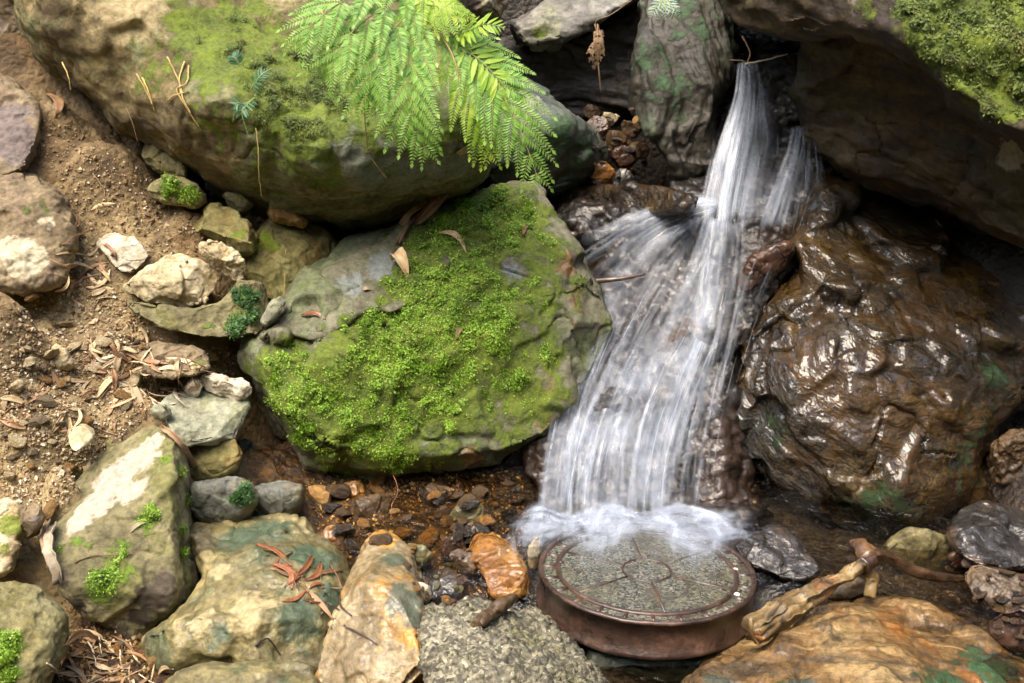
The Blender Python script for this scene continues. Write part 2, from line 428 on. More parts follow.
def moss_leaves(o, me, ms, spec, rs):
    """tiny leaves all over the mossy part of a stone, as a part of that stone"""
    n, size, mat = spec[:3]; thr = spec[3] if len(spec) > 3 else 0.5
    nv = len(me.vertices); co = np.empty(nv * 3); me.vertices.foreach_get('co', co); co = co.reshape(-1, 3)
    nr = np.empty(nv * 3); me.vertices.foreach_get('normal', nr); nr = nr.reshape(-1, 3)
    w = np.where(ms > thr, ms, 0); w = w * (nr[:, 1] < 0.5)
    if w.sum() == 0: return
    lump = np.clip(0.5 + 1.2 * fbm(co * 38 + 3, 2), 0.05, 1.4); w = w * lump
    w = w * np.clip(0.65 + 1.1 * fbm(co * 11 + 8, 3), 0.03, 1.6)
    i = rs.choice(nv, n, p=w / w.sum())
    c = co[i] + rs.normal(size=(n, 3)) * 0.006; N = nr[i]
    c = c + N * (rs.uniform(0.0, 0.013, n) * lump[i] ** 2)[:, None]
    a = rs.normal(size=(n, 3)); t = a - (a * N).sum(1)[:, None] * N; t /= np.linalg.norm(t, axis=1)[:, None]
    t = t + N * rs.uniform(0.0, 0.9, n)[:, None]; t /= np.linalg.norm(t, axis=1)[:, None]
    b = np.cross(N, t); s = size * (rs.uniform(0.4, 1.35, n) * (0.6 + 0.5 * lump[i]))[:, None]
    V = np.stack([c - t * s, c + b * s * 0.55 + N * s * 0.25, c + t * s * 1.1 + N * s * 0.1, c - b * s * 0.55 + N * s * 0.25], 1).reshape(-1, 3)
    F = np.arange(4 * n).reshape(-1, 4)
    return link('moss', mesh_arrays('moss', V, F, mat, True), o)
# ------------------------------------------------------------------ the materials of this place
STR_FLAT = (0.15, 0.10, 0.0)
M = {}
M['sand_dark'] = rock_mat('sandstone_brown', [(0.045, 0.034, 0.013), (0.125, 0.096, 0.038), (0.225, 0.18, 0.08)], (0.125, 0.135, 0.06),
                          strata=((0.45, -0.5, 0.3), 7, (0.05, 0.034, 0.014)), crack=0.0, a1=((0.31, 0.25, 0.13), 0.9), a2=((0.17, 0.19, 0.15), 0.85))
M['slate_green'] = rock_mat('grey_green_stone', [(0.058, 0.054, 0.032), (0.115, 0.11, 0.068), (0.18, 0.175, 0.115)], (0.10, 0.115, 0.055), speck=0.25,
                            a1=((0.16, 0.18, 0.175), 0.95), a2=((0.16, 0.085, 0.03), 0.95, 0.3), wet=0.2)
M['slate_dark'] = rock_mat('dark_green_stone', [(0.03, 0.036, 0.03), (0.07, 0.082, 0.062), (0.13, 0.145, 0.115)], (0.05, 0.075, 0.05), wet=0.35,
                           moss=((0.015, 0.04, 0.012), (0.05, 0.10, 0.04)), a1=((0.22, 0.21, 0.17), 0.8))
M['shelf'] = rock_mat('layered_grey_stone', [(0.05, 0.047, 0.04), (0.14, 0.13, 0.11), (0.26, 0.25, 0.22)], (0.16, 0.16, 0.10), wet=0.3,
                      strata=((0.1, 0.12, 0), 9, (0.03, 0.027, 0.02)))
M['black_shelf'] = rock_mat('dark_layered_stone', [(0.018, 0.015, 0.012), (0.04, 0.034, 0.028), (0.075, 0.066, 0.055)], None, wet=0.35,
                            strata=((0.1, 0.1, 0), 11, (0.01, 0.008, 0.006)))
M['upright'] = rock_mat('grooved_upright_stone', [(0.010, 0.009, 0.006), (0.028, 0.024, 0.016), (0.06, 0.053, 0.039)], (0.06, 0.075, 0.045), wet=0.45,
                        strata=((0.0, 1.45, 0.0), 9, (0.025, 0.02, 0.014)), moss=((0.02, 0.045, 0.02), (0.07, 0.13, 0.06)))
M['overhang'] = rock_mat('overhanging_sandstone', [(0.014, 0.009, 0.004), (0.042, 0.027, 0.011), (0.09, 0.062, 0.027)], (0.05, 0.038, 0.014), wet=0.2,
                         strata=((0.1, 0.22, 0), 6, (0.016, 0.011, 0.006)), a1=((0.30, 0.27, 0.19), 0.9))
M['wet_brown'] = rock_mat('wet_ochre_stone', [(0.004, 0.0026, 0.0010), (0.020, 0.0115, 0.0028), (0.070, 0.042, 0.009)], (0.048, 0.023, 0.003), wet=0.95, bump=0.9, ripple=(13, 1.1),  # wet stone, darkened further in place of shade on this side
                          strata=((0.5, 0.35, 0.3), 4, (0.022, 0.013, 0.005)), moss=((0.012, 0.035, 0.012), (0.045, 0.085, 0.022)),
                          a1=((0.06, 0.052, 0.04), 0.6, 0.25), a2=((0.010, 0.010, 0.007), 0.9))
M['fall_rock'] = rock_mat('wet_black_stone', [(0.004, 0.0035, 0.003), (0.011, 0.009, 0.008), (0.027, 0.020, 0.015)], (0.024, 0.012, 0.006), wet=0.72, bump=0.6, ripple=(11, 0.8))
M['red_wet'] = rock_mat('wet_red_brown_stone', [(0.022, 0.011, 0.007), (0.06, 0.029, 0.017), (0.12, 0.067, 0.042)], (0.055, 0.04, 0.028), wet=0.9)
M['amber'] = rock_mat('wet_amber_stone', [(0.07, 0.026, 0.006), (0.24, 0.105, 0.022), (0.42, 0.24, 0.07)], (0.16, 0.085, 0.025), wet=0.95, bump=0.7)
M['black_wet'] = rock_mat('wet_charcoal_stone', [(0.010, 0.009, 0.008), (0.024, 0.021, 0.019), (0.055, 0.048, 0.042)], (0.05, 0.03, 0.016), wet=0.95, bump=0.7)
M['pale'] = rock_mat('pale_tan_stone', [(0.22, 0.17, 0.09), (0.42, 0.355, 0.22), (0.56, 0.50, 0.36)], (0.30, 0.215, 0.10), bump=0.7,
                     moss=((0.10, 0.13, 0.015), (0.23, 0.27, 0.04)))
M['white'] = rock_mat('white_quartz', [(0.26, 0.21, 0.14), (0.46, 0.41, 0.32), (0.60, 0.56, 0.47)], (0.36, 0.28, 0.17), bump=0.5)
M['olive'] = rock_mat('olive_stone', [(0.075, 0.062, 0.018), (0.17, 0.15, 0.05), (0.27, 0.25, 0.105)], (0.15, 0.10, 0.028), bump=0.6,
                      moss=((0.06, 0.09, 0.008), (0.17, 0.22, 0.015)))
M['block'] = rock_mat('grey_green_block_stone', [(0.13, 0.13, 0.085), (0.23, 0.235, 0.165), (0.33, 0.33, 0.245)], (0.20, 0.21, 0.12), speck=0.25, bump=0.6)
M['grey_block'] = rock_mat('blue_grey_block_stone', [(0.06, 0.062, 0.05), (0.125, 0.13, 0.108), (0.21, 0.215, 0.18)], (0.13, 0.10, 0.045), speck=0.15, wet=0.25,
                           moss=((0.014, 0.04, 0.010), (0.05, 0.11, 0.022)))
M['ledge_pale'] = rock_mat('mossy_grey_stone', [(0.075, 0.064, 0.028), (0.155, 0.138, 0.066), (0.25, 0.225, 0.125)], (0.14, 0.135, 0.045), bump=0.7, crack=0.0,
                           a1=((0.40, 0.335, 0.26), 1.0), a2=((0.055, 0.042, 0.028), 0.95), moss=((0.05, 0.09, 0.01), (0.15, 0.235, 0.02)))
M['flat_wet'] = rock_mat('damp_tan_stone', [(0.07, 0.06, 0.026), (0.165, 0.14, 0.06), (0.29, 0.24, 0.115)], (0.085, 0.10, 0.048), wet=0.62, bump=0.7,
                         strata=((0.4, 0.6, 0.2), 4, (0.07, 0.06, 0.035)), a1=((0.42, 0.34, 0.18), 0.7), a2=((0.06, 0.09, 0.055), 0.9),
                         moss=((0.03, 0.06, 0.012), (0.09, 0.15, 0.02)))
M['rust_stone'] = rock_mat('rust_stained_stone', [(0.11, 0.082, 0.04), (0.24, 0.185, 0.10), (0.38, 0.31, 0.19)], (0.36, 0.19, 0.045), wet=0.78, bump=0.6,
                           a1=((0.52, 0.24, 0.035), 0.95), a2=((0.075, 0.09, 0.062), 0.92, 0.35))
M['conglomerate'] = rock_mat('pebbly_concrete_stone', [(0.065, 0.058, 0.036), (0.14, 0.128, 0.085), (0.23, 0.212, 0.15)], (0.11, 0.105, 0.045), speck=0.8, gran=0.85, bump=1.0,
                             wet=0.25, moss=((0.03, 0.08, 0.02), (0.08, 0.15, 0.04)))
M['orange_layered'] = rock_mat('orange_banded_stone', [(0.045, 0.028, 0.011), (0.15, 0.085, 0.028), (0.33, 0.235, 0.105)], (0.20, 0.078, 0.012), wet=0.6, bump=0.9,
                               strata=((-0.95, 0.30, 0.0), 9, (0.040, 0.027, 0.013)), ripple=(9, 0.5), moss=((0.015, 0.05, 0.02), (0.05, 0.12, 0.045)), a2=((0.05, 0.062, 0.045), 0.9))
M['bank'] = rock_mat('weathered_bank_stone', [(0.085, 0.06, 0.03), (0.185, 0.14, 0.078), (0.29, 0.235, 0.145)], (0.165, 0.12, 0.075), bump=0.8,
                     a1=((0.48, 0.43, 0.30), 0.9), a2=((0.15, 0.12, 0.115), 0.9), moss=((0.06, 0.085, 0.02), (0.15, 0.18, 0.04)))
M['ochre'] = rock_mat('ochre_stone', [(0.14, 0.07, 0.018), (0.28, 0.16, 0.05), (0.40, 0.26, 0.10)], (0.22, 0.12, 0.03), bump=0.8)
M['brown_stone'] = rock_mat('brown_stone', [(0.03, 0.018, 0.009), (0.075, 0.046, 0.022), (0.14, 0.095, 0.05)], (0.065, 0.036, 0.015), wet=0.65)
M['mossy_olive'] = rock_mat('olive_bank_stone', [(0.10, 0.085, 0.03), (0.19, 0.17, 0.075), (0.28, 0.255, 0.13)], (0.15, 0.13, 0.045), bump=0.6,
                            moss=((0.05, 0.10, 0.008), (0.14, 0.25, 0.012)))

def leaf_mat(name, stops, trans=0.35, rough=0.5, scale=12, brown=0.0):
    t = NT(name); g = t.n('ShaderNodeNewGeometry'); v = t.coord()
    f = t.math('ADD', t.math('MULTIPLY', g.outputs['Random Per Island'], 0.28), t.math('MULTIPLY', t.noise(v, scale, 5, 0.65), 0.75))
    col = t.ramp(f, stops)
    if brown: col = t.mix(t.ramp(t.noise(v, 5.5, 7, 0.7), [(0.53, 0.0), (0.63, brown)]), col, t.mix(0.5, col, (0.16, 0.105, 0.03)))
    b = t.bsdf(col, rough, None, 0.4); tr = t.n('ShaderNodeBsdfTranslucent'); t.set(tr.inputs[0], col)
    mx = t.n('ShaderNodeMixShader'); mx.inputs[0].default_value = trans; t.l(b, mx.inputs[1]); t.l(tr.outputs[0], mx.inputs[2])
    return t.done(mx.outputs[0])
M['moss_leaf'] = leaf_mat('moss_leaf', [(0.28, (0.035, 0.065, 0.006)), (0.42, (0.11, 0.20, 0.010)), (0.53, (0.19, 0.36, 0.022)), (0.68, (0.37, 0.54, 0.08))], 0.3, 0.55, 9, 0.5)
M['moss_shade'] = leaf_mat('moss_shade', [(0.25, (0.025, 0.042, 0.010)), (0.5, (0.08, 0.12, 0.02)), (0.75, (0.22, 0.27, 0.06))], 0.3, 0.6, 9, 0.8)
M['moss_blue'] = leaf_mat('moss_blue', [(0.25, (0.016, 0.045, 0.014)), (0.5, (0.045, 0.12, 0.03)), (0.75, (0.12, 0.24, 0.06))], 0.3, 0.55, 9)
M['fern'] = leaf_mat('fern_green', [(0.22, (0.05, 0.14, 0.02)), (0.42, (0.15, 0.32, 0.05)), (0.6, (0.27, 0.47, 0.09)), (0.8, (0.44, 0.60, 0.22))], 0.38, 0.38, 14)
M['fern_lime'] = leaf_mat('fern_lime', [(0.22, (0.11, 0.24, 0.018)), (0.5, (0.28, 0.46, 0.04)), (0.75, (0.46, 0.58, 0.09))], 0.42, 0.4, 14)
M['fern_dry'] = leaf_mat('fern_dry', [(0.25, (0.22, 0.09, 0.025)), (0.5, (0.40, 0.20, 0.06)), (0.75, (0.55, 0.36, 0.14))], 0.35, 0.6, 14)
M['fern_blue'] = leaf_mat('fern_blue', [(0.25, (0.02, 0.08, 0.035)), (0.5, (0.05, 0.15, 0.075)), (0.75, (0.11, 0.25, 0.14))], 0.3, 0.5, 14)

def plain(name, cols, scale=8, rough=0.7, bump=0.3, wet=0.0, stretch=(1, 1, 1)):
    t = NT(name); v = t.coord(scale=stretch); n = t.noise(v, scale, 8, 0.65, 0.3)
    oi = t.n('ShaderNodeObjectInfo')
    col = t.ramp(n, [(0.3 + 0.4 * i / max(1, len(cols) - 1), c) for i, c in enumerate(cols)])
    col = t.mix(1.0, col, t.ramp(oi.outputs['Random'], [(0.0, 0.6), (1.0, 1.35)]), 'MULTIPLY')
    return t.done(t.bsdf(col, rough - wet * 0.5, t.bump(t.noise(v, scale * 5, 6, 0.65), bump, 0.004), 0.5, Coat_Weight=wet * 0.6, Coat_Roughness=0.12))
M['leaf_tan'] = plain('dry_leaf_tan', [(0.28, 0.19, 0.10), (0.46, 0.34, 0.19), (0.58, 0.47, 0.31)], 14, 0.65)
M['leaf_brown'] = plain('dry_leaf_brown', [(0.12, 0.06, 0.028), (0.23, 0.125, 0.06), (0.33, 0.20, 0.11)], 14, 0.55)
M['leaf_red'] = plain('dry_leaf_red', [(0.09, 0.03, 0.014), (0.19, 0.07, 0.03), (0.28, 0.12, 0.055)], 14, 0.4, wet=0.5)
M['twig'] = plain('dry_twig', [(0.10, 0.06, 0.03), (0.22, 0.14, 0.075), (0.34, 0.25, 0.15)], 25, 0.75)
M['twig_dark'] = plain('wet_twig', [(0.02, 0.013, 0.010), (0.05, 0.03, 0.02), (0.11, 0.075, 0.05)], 25, 0.6, wet=0.7)
M['root'] = plain('yellow_root', [(0.26, 0.17, 0.05), (0.42, 0.30, 0.10), (0.55, 0.42, 0.18)], 25, 0.7)
M['bark'] = plain('peeling_bark', [(0.22, 0.165, 0.10), (0.45, 0.38, 0.27), (0.60, 0.53, 0.42)], 16, 0.75, 0.6)
M['bark_brown'] = plain('brown_bark', [(0.10, 0.06, 0.032), (0.22, 0.14, 0.08), (0.33, 0.23, 0.14)], 16, 0.75, 0.6)

def log_material():
    t = NT('driftwood'); v = t.coord(scale=(6, 6, 6)); n = t.noise(v, 2.2, 8, 0.62, 0.5)
    col = t.ramp(n, [(0.30, (0.03, 0.02, 0.010)), (0.42, (0.085, 0.055, 0.022)), (0.55, (0.19, 0.125, 0.045)), (0.70, (0.30, 0.23, 0.11))])
    n2 = t.noise(v, 0.8, 5, 0.6); col = t.mix(t.ramp(n2, [(0.52, 0.0), (0.62, 0.9)]), col, (0.26, 0.10, 0.018))
    n3 = t.noise(v, 7, 6, 0.7); col = t.mix(t.ramp(n3, [(0.56, 0.0), (0.62, 0.95)]), col, (0.025, 0.018, 0.010))
    return t.done(t.bsdf(col, 0.5, t.bump(n3, 0.7, 0.006), 0.5, Coat_Weight=0.3, Coat_Roughness=0.2))
M['log'] = log_material()

def rust_material():
    t = NT('rusty_iron'); v = t.coord(); n = t.noise(v, 9, 9, 0.65, 0.5)
    col = t.ramp(n, [(0.32, (0.014, 0.009, 0.007)), (0.48, (0.037, 0.020, 0.014)), (0.62, (0.075, 0.039, 0.025)), (0.74, (0.15, 0.085, 0.055))])
    vs_ = t.coord(scale=(14, 14, 1.2)); n2 = t.noise(vs_, 3, 6, 0.6)
    col = t.mix(t.ramp(n2, [(0.58, 0.0), (0.72, 0.55)]), col, (0.12, 0.085, 0.055))
    n3 = t.noise(v, 70, 5, 0.7); col = t.mix(1.0, col, t.ramp(n3, [(0.3, 0.6), (0.7, 1.35)]), 'MULTIPLY')
    return t.done(t.bsdf(col, t.ramp(n, [(0.35, 0.22), (0.7, 0.5)]), t.bump(t.math('ADD', n3, n), 0.5, 0.006), 0.5, Coat_Weight=0.35, Coat_Roughness=0.15))
M['rust'] = rust_material()
def concrete_material():
    t = NT('wet_aggregate_concrete'); v = t.coord()
    vo = t.n('ShaderNodeTexVoronoi'); t.l(v, vo.inputs['Vector']); vo.inputs['Scale'].default_value = 190
    sc = t.n('ShaderNodeSeparateColor'); t.l(vo.outputs['Color'], sc.inputs[0])
    col = t.ramp(sc.outputs[0], [(0.10, (0.014, 0.018, 0.016)), (0.32, (0.044, 0.048, 0.040)), (0.58, (0.092, 0.092, 0.069)), (0.85, (0.140, 0.133, 0.096)), (1.0, (0.20, 0.19, 0.155))])
    n = t.noise(v, 7, 6, 0.6); col = t.mix(t.ramp(n, [(0.45, 0.0), (0.65, 0.6)]), col, t.mix(1.0, col, (0.95, 0.85, 0.55), 'MULTIPLY'))
    col = t.mix(t.ramp(t.noise(v, 16, 7, 0.7), [(0.50, 0.0), (0.60, 0.65)]), col, (0.035, 0.026, 0.016))
    rr = t.ramp(n, [(0.4, 0.18), (0.65, 0.38)])
    return t.done(t.bsdf(col, rr, t.bump(t.math('ADD', vo.outputs['Distance'], t.noise(v, 60, 5, 0.6)), 0.35, 0.004), 0.5, Coat_Weight=0.6, Coat_Roughness=0.12))
M['concrete'] = concrete_material()
M['pin'] = plain('pale_metal', [(0.45, 0.45, 0.44), (0.7, 0.7, 0.68)], 20, 0.4)

def ground_material():
    t = NT('earth'); v = t.coord(); n = t.noise(v, 4, 10, 0.65, 0.4); n3 = t.noise(v, 34, 8, 0.7); n4 = t.noise(v, 90, 5, 0.65)
    soil = t.ramp(n, [(0.30, (0.085, 0.057, 0.034)), (0.44, (0.19, 0.14, 0.075)), (0.56, (0.34, 0.26, 0.13)), (0.70, (0.50, 0.41, 0.25))])
    soil = t.mix(t.ramp(t.noise(v, 1.6, 5, 0.6), [(0.50, 0.0), (0.60, 0.6)]), soil, (0.25, 0.155, 0.06))
    soil = t.mix(t.math('MULTIPLY', t.attr('damp'), 0.75), soil, t.mix(1.0, soil, (0.42, 0.36, 0.34), 'MULTIPLY'))  # mask is height alone: soil turns darker higher up the bank
    soil = t.mix(1.0, soil, t.ramp(n3, [(0.3, 0.68), (0.5, 1.0), (0.7, 1.3)]), 'MULTIPLY')
    bed = t.ramp(n3, [(0.32, (0.010, 0.006, 0.003)), (0.48, (0.035, 0.018, 0.006)), (0.60, (0.10, 0.05, 0.012)), (0.72, (0.20, 0.11, 0.03))])
    bed2 = t.ramp(n3, [(0.32, (0.006, 0.0045, 0.003)), (0.5, (0.022, 0.015, 0.009)), (0.66, (0.06, 0.042, 0.024))])
    bed = t.mix(t.attr('amber'), bed2, bed)
    col = t.mix(t.attr('bed'), soil, bed)
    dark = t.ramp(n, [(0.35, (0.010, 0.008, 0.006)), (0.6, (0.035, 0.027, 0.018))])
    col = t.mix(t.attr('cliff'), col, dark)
    litter = t.ramp(n3, [(0.35, (0.010, 0.016, 0.006)), (0.6, (0.035, 0.045, 0.016)), (0.72, (0.06, 0.06, 0.025))])
    col = t.mix(t.attr('far'), col, litter)
    r = t.math('SUBTRACT', 0.92, t.math('MULTIPLY', t.attr('bed'), 0.6))
    vo = t.n('ShaderNodeTexVoronoi'); t.l(v, vo.inputs['Vector']); vo.inputs['Scale'].default_value = 48
    h = t.math('ADD', t.math('MULTIPLY', vo.outputs['Distance'], -0.8), t.math('ADD', n3, t.math('MULTIPLY', n4, 0.5)))
    return t.done(t.bsdf(col, r, t.bump(h, 0.85, 0.014), 0.4))
M['ground'] = ground_material()

# ------------------------------------------------------------------ the ground: one sheet, a gully whose unseen sides rise to block low light
def build_ground():
    pp = [(100, 150, 4.0), (30, 100, 4.1), (20, 20, 4.6), (100, 250, 3.76), (100, 330, 3.48), (200, 300, 3.70), (60, 400, 3.24), (130, 400, 3.30),
          (0, 300, 3.3), (60, 450, 3.0), (140, 460, 3.25), (20, 560, 2.95), (100, 560, 3.12), (0, 660, 2.7), (250, 640, 2.75), (220, 560, 3.0), (210, 460, 3.35), (265, 465, 3.62), (240, 450, 3.5),
          (300, 440, 3.7), (280, 300, 4.0), (200, 200, 4.0), (300, 180, 4.4)]
    P = [PY(a, b, c) for a, b, c in pp]
    P += [PZ(60, 625, -0.13), PZ(100, 645, -0.15), PZ(150, 645, -0.17), PZ(170, 615, -0.17), PZ(110, 610, -0.16), PZ(195, 590, -0.14), PZ(100, 680, -0.16), PZ(350, 520, -0.05), PZ(450, 520, -0.06), PZ(400, 560, -0.08), PZ(420, 490, -0.03), PZ(640, 600, -0.19), PZ(560, 560, -0.12), PZ(720, 560, -0.14), PZ(880, 570, -0.12),
          PZ(960, 560, -0.12), PZ(1000, 600, -0.11), PZ(820, 545, -0.17), PZ(780, 522, -0.15), PZ(900, 542, -0.17), PZ(960, 525, -0.14), PZ(740, 505, -0.15), PZ(860, 560, -0.16), PZ(500, 660, -0.16), PZ(700, 690, -0.18), PZ(900, 690, -0.18), PZ(350, 690, -0.16), PZ(640, 520, -0.1)]
    P += [np.array(p) for p in [(0.3, 3.9, 0.1), (0.9, 3.9, 0.1), (0.1, 4.5, 0.55), (0.5, 4.6, 0.55), (0.9, 4.6, 0.5), (1.3, 4.0, 0.1), (1.7, 3.4, 0.1), (1.75, 3.0, 0.02), (1.9, 4.2, 0.7),
          (-0.2, 4.6, 0.9), (-0.8, 4.6, 1.0), (-1.6, 4.6, 1.2), (-2.2, 4.0, 1.2), (-2.0, 3.0, 0.75), (-1.9, 2.2, 0.45), (0, 2.0, -0.15), (0, 1.0, -0.1), (1.8, 2.0, 0.0), (-1.5, 1.2, 0.2), (1.8, 1.0, 0.1),
          (2.3, 3.2, 0.5), (2.6, 2.2, 0.4)]]
    P = np.array(P)
    def axis(a, b, s, far):
        m = np.arange(a, b + s / 2, s); k = np.cumsum(0.03 * 1.16 ** np.arange(48)); k = k[k < far]
        return np.concatenate([(a - k)[::-1], m, b + k])
    X = axis(-2.1, 2.1, 0.014, 60.0); Y = axis(2.2, 5.4, 0.014, 60.0)
    gx, gy = np.meshgrid(X, Y); q = np.stack([gx.ravel(), gy.ravel()], 1)
    num = np.zeros(len(q)); den = np.zeros(len(q))
    for p in P:
        w = 1.0 / (((q - p[:2]) ** 2).sum(1) + 0.004) ** 1.7; num += w * p[2]; den += w
    z = num / den
    r = np.hypot(q[:, 0] * 0.95, q[:, 1] - 3.2)
    behind = sstep(q[:, 1], 4.62, 5.15)
    z = z + behind * (1.6 + 0.25 * fbm(np.stack([q[:, 0] * 2, q[:, 1] * 2, 0 * z], 1), 3))
    z = z + np.maximum(r - 2.5, 0) * (0.66 + 0.34 * sstep(q[:, 0], 0.0, 3.0))  # unseen slopes, steeper on the right, shaped to cut low sky light
    n = np.stack([q[:, 0], q[:, 1], 0 * z], 1)
    near = 1 - sstep(r, 2.6, 5)
    left = sstep(-q[:, 0], 0.35, 0.8)
    z = z + 0.035 * fbm(n * 3.2 + 5, 4) * (0.5 + 0.8 * left) + near * (0.018 * ridged(n * 9, 2) + 0.014 * fbm(n * 30, 4) + 0.02 * chisel(n, 0.12, 3.3)) * (0.4 + 0.6 * left)
    z = z + (1 - near) * 0.5 * fbm(n * 0.5, 4)
    bed = sstep(-z, -0.16, 0.0) * sstep(q[:, 0], -0.75, -0.5) * near
    bed = np.maximum(bed, sstep(q[:, 0], -0.55, -0.3) * near)
    bed = np.maximum(bed, sstep(q[:, 0], -0.93, -0.82) * sstep(q[:, 1], 2.95, 3.1) * sstep(-z, -0.34, -0.24) * near)
    bed = np.maximum(bed, sstep(q[:, 0], -1.35, -1.2) * sstep(-q[:, 1], -2.95, -2.8) * sstep(-z, -0.2, -0.1) * near)
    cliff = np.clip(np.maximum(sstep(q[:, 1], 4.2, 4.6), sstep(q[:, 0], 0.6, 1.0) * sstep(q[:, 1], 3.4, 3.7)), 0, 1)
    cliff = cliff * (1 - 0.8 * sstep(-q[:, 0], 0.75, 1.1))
    V = np.stack([q[:, 0], q[:, 1], z], 1); nx, ny = len(X), len(Y)
    i = (np.arange(ny - 1)[:, None] * nx + np.arange(nx - 1)[None]).ravel()
    F = np.stack([i, i + 1, i + nx + 1, i + nx], 1)
    me = mesh_arrays('ground', V, F, M['ground'], True, {'damp': sstep(z, 0.62, 0.9) * near, 'amber': sstep(-q[:, 0], -0.02, 0.15), 'bed': bed, 'cliff': cliff, 'far': sstep(r, 2.7, 3.6)})
    return tag(link('ground', me), 'brown earth and gravel of the gully floor and bank', 'ground', kind='structure')
build_ground()
# ------------------------------------------------------------------ the large boulders
rock('B1', 'boulder', 'huge brown boulder with yellow-green moss overhanging the dirt bank at upper left, under the fern', 'boulder',
     [(12, -70), (22, 0), (30, 38), (58, 78), (108, 112), (150, 142), (185, 168), (215, 190), (245, 206), (290, 220), (332, 226), (370, 224), (400, 216),
      (425, 203), (452, 191), (480, 176), (492, 160), (487, 140), (478, 110), (468, 80), (452, 40), (442, 0), (436, -70)],
     [(80, 20, 3.95), (200, 108, 3.62), (320, 165, 3.58), (450, 155, 3.62), (250, 10, 4.1), (400, 20, 4.2), (330, 222, 3.98), (200, 175, 3.95), (100, 95, 4.0), (320, 90, 3.78), (180, 50, 3.85), (440, 195, 3.85)],
     M['sand_dark'], T=0.10, Tb=0.75, R=34, chis=(0.28, 0.75), voxel=0.0095, amp=0.03, freq=2.6, ridge=0.010, strata=((0.25, -0.35, 0.9), 9, 0.012),
     moss=[(310, 80, 130, .82), (240, 40, 120, .72), (400, 90, 100, .68), (420, 40, 90, .7), (470, 130, 30, .8), (285, 90, 55), (300, 125, 40), (250, 60, 45), (200, 50, 28, .8), (180, 20, 20, .7), (330, 130, 30, .8), (260, 110, 30), (230, 10, 26, .7), (270, 25, 22, .7), (430, 140, 28, .75), (470, 140, 20, .7), (150, 60, 18, .6), (320, 70, 24, .7), (205, 85, 22, .8)],
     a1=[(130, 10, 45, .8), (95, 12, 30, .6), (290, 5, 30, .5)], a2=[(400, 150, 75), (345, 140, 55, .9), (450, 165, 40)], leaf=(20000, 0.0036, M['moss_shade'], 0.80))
rock('B2', 'boulder', 'large rounded boulder covered in bright green moss in the middle, left of the waterfall', 'boulder',
     [(243, 440), (242, 415), (252, 385), (250, 360), (250, 335), (283, 312), (292, 290), (318, 273), (340, 250), (355, 240), (385, 228), (410, 212), (440, 192), (470, 178),
      (500, 176), (528, 184), (545, 200), (556, 222), (572, 245), (590, 268), (603, 295), (609, 325), (603, 350), (588, 372), (568, 395), (555, 420), (540, 438),
      (512, 452), (465, 462), (425, 472), (392, 478), (352, 488), (322, 486), (295, 472), (262, 456)],
     [(350, 484, 3.52), (350, 435, 3.27), (450, 400, 3.27), (440, 330, 3.42), (300, 330, 3.46), (320, 300, 3.60), (480, 195, 3.95), (370, 250, 3.88), (540, 225, 3.88), (594, 330, 3.60), (530, 430, 3.45), (260, 420, 3.36), (430, 455, 3.40), (470, 260, 3.66)],
     M['slate_green'], T=0.08, Tb=0.5, R=26, chis=(0.26, 1.25), voxel=0.0075, amp=0.018, freq=3.2, ridge=0.008, gd=75, cuts=7, cutq=.91,
     steps=[([(250, 336), (285, 332), (316, 338), (345, 324), (380, 308), (386, 318), (425, 305)], 0.07, 110)],
     moss=[(450, 330, 190, 1), (345, 410, 150, 1), (480, 220, 100, .95), (270, 420, 50, .7), (500, 215, 42), (540, 235, 20, .8), (450, 235, 30, .9), (470, 275, 48), (430, 300, 45), (390, 290, 30, .8), (520, 300, 30, .9), (400, 340, 40), (450, 350, 58), (500, 360, 55), (390, 400, 50), (330, 400, 45), (345, 445, 48),
           (300, 430, 40), (420, 430, 45), (480, 410, 45), (340, 475, 25), (280, 400, 28, .8), (310, 365, 25, .8), (520, 390, 35), (460, 450, 28, .7), (545, 360, 24, .6), (560, 300, 16, .5), (380, 312, 22, .8), (340, 320, 18, .6), (380, 372, 40), (350, 350, 30), (420, 385, 40), (480, 320, 45), (470, 235, 35), (540, 325, 24, .8), (400, 455, 32), (518, 266, 22, -1), (500, 275, 14, -.9), (590, 320, 36, -.85), (340, 275, 44, -.85), (385, 255, 30, -.8), (285, 318, 26, -.8), (377, 352, 13, -.9), (585, 370, 26, -.7), (390, 330, 8, -.8), (320, 336, 10, -.8), (535, 430, 26, -.5)],
     a1=[(518, 266, 26), (495, 275, 18, .8), (380, 265, 30, .7), (345, 285, 25, .5), (535, 275, 14), (400, 315, 12)], a2=[(585, 290, 28), (590, 340, 32), (560, 390, 32, .9), (570, 260, 22), (545, 420, 25, .9), (380, 345, 9), (372, 362, 10), (470, 458, 22, .8), (555, 300, 20, .7)],
     leaf=(62000, 0.0038, M['moss_leaf'], 0.74))
_b2, _f2 = STONES['B2']
bpy.context.view_layer.update()
def on2(px, py, d):                                         # just proud of the finished boulder
    r = ray(px, py); r = r / np.linalg.norm(r); ok, loc, _, _ = _b2.ray_cast(Vector(CAM) - _b2.location, Vector(r))
    return (px, py, (loc.y + _b2.location.y if ok else float(_f2([(px, py)])[0][0])) - d)
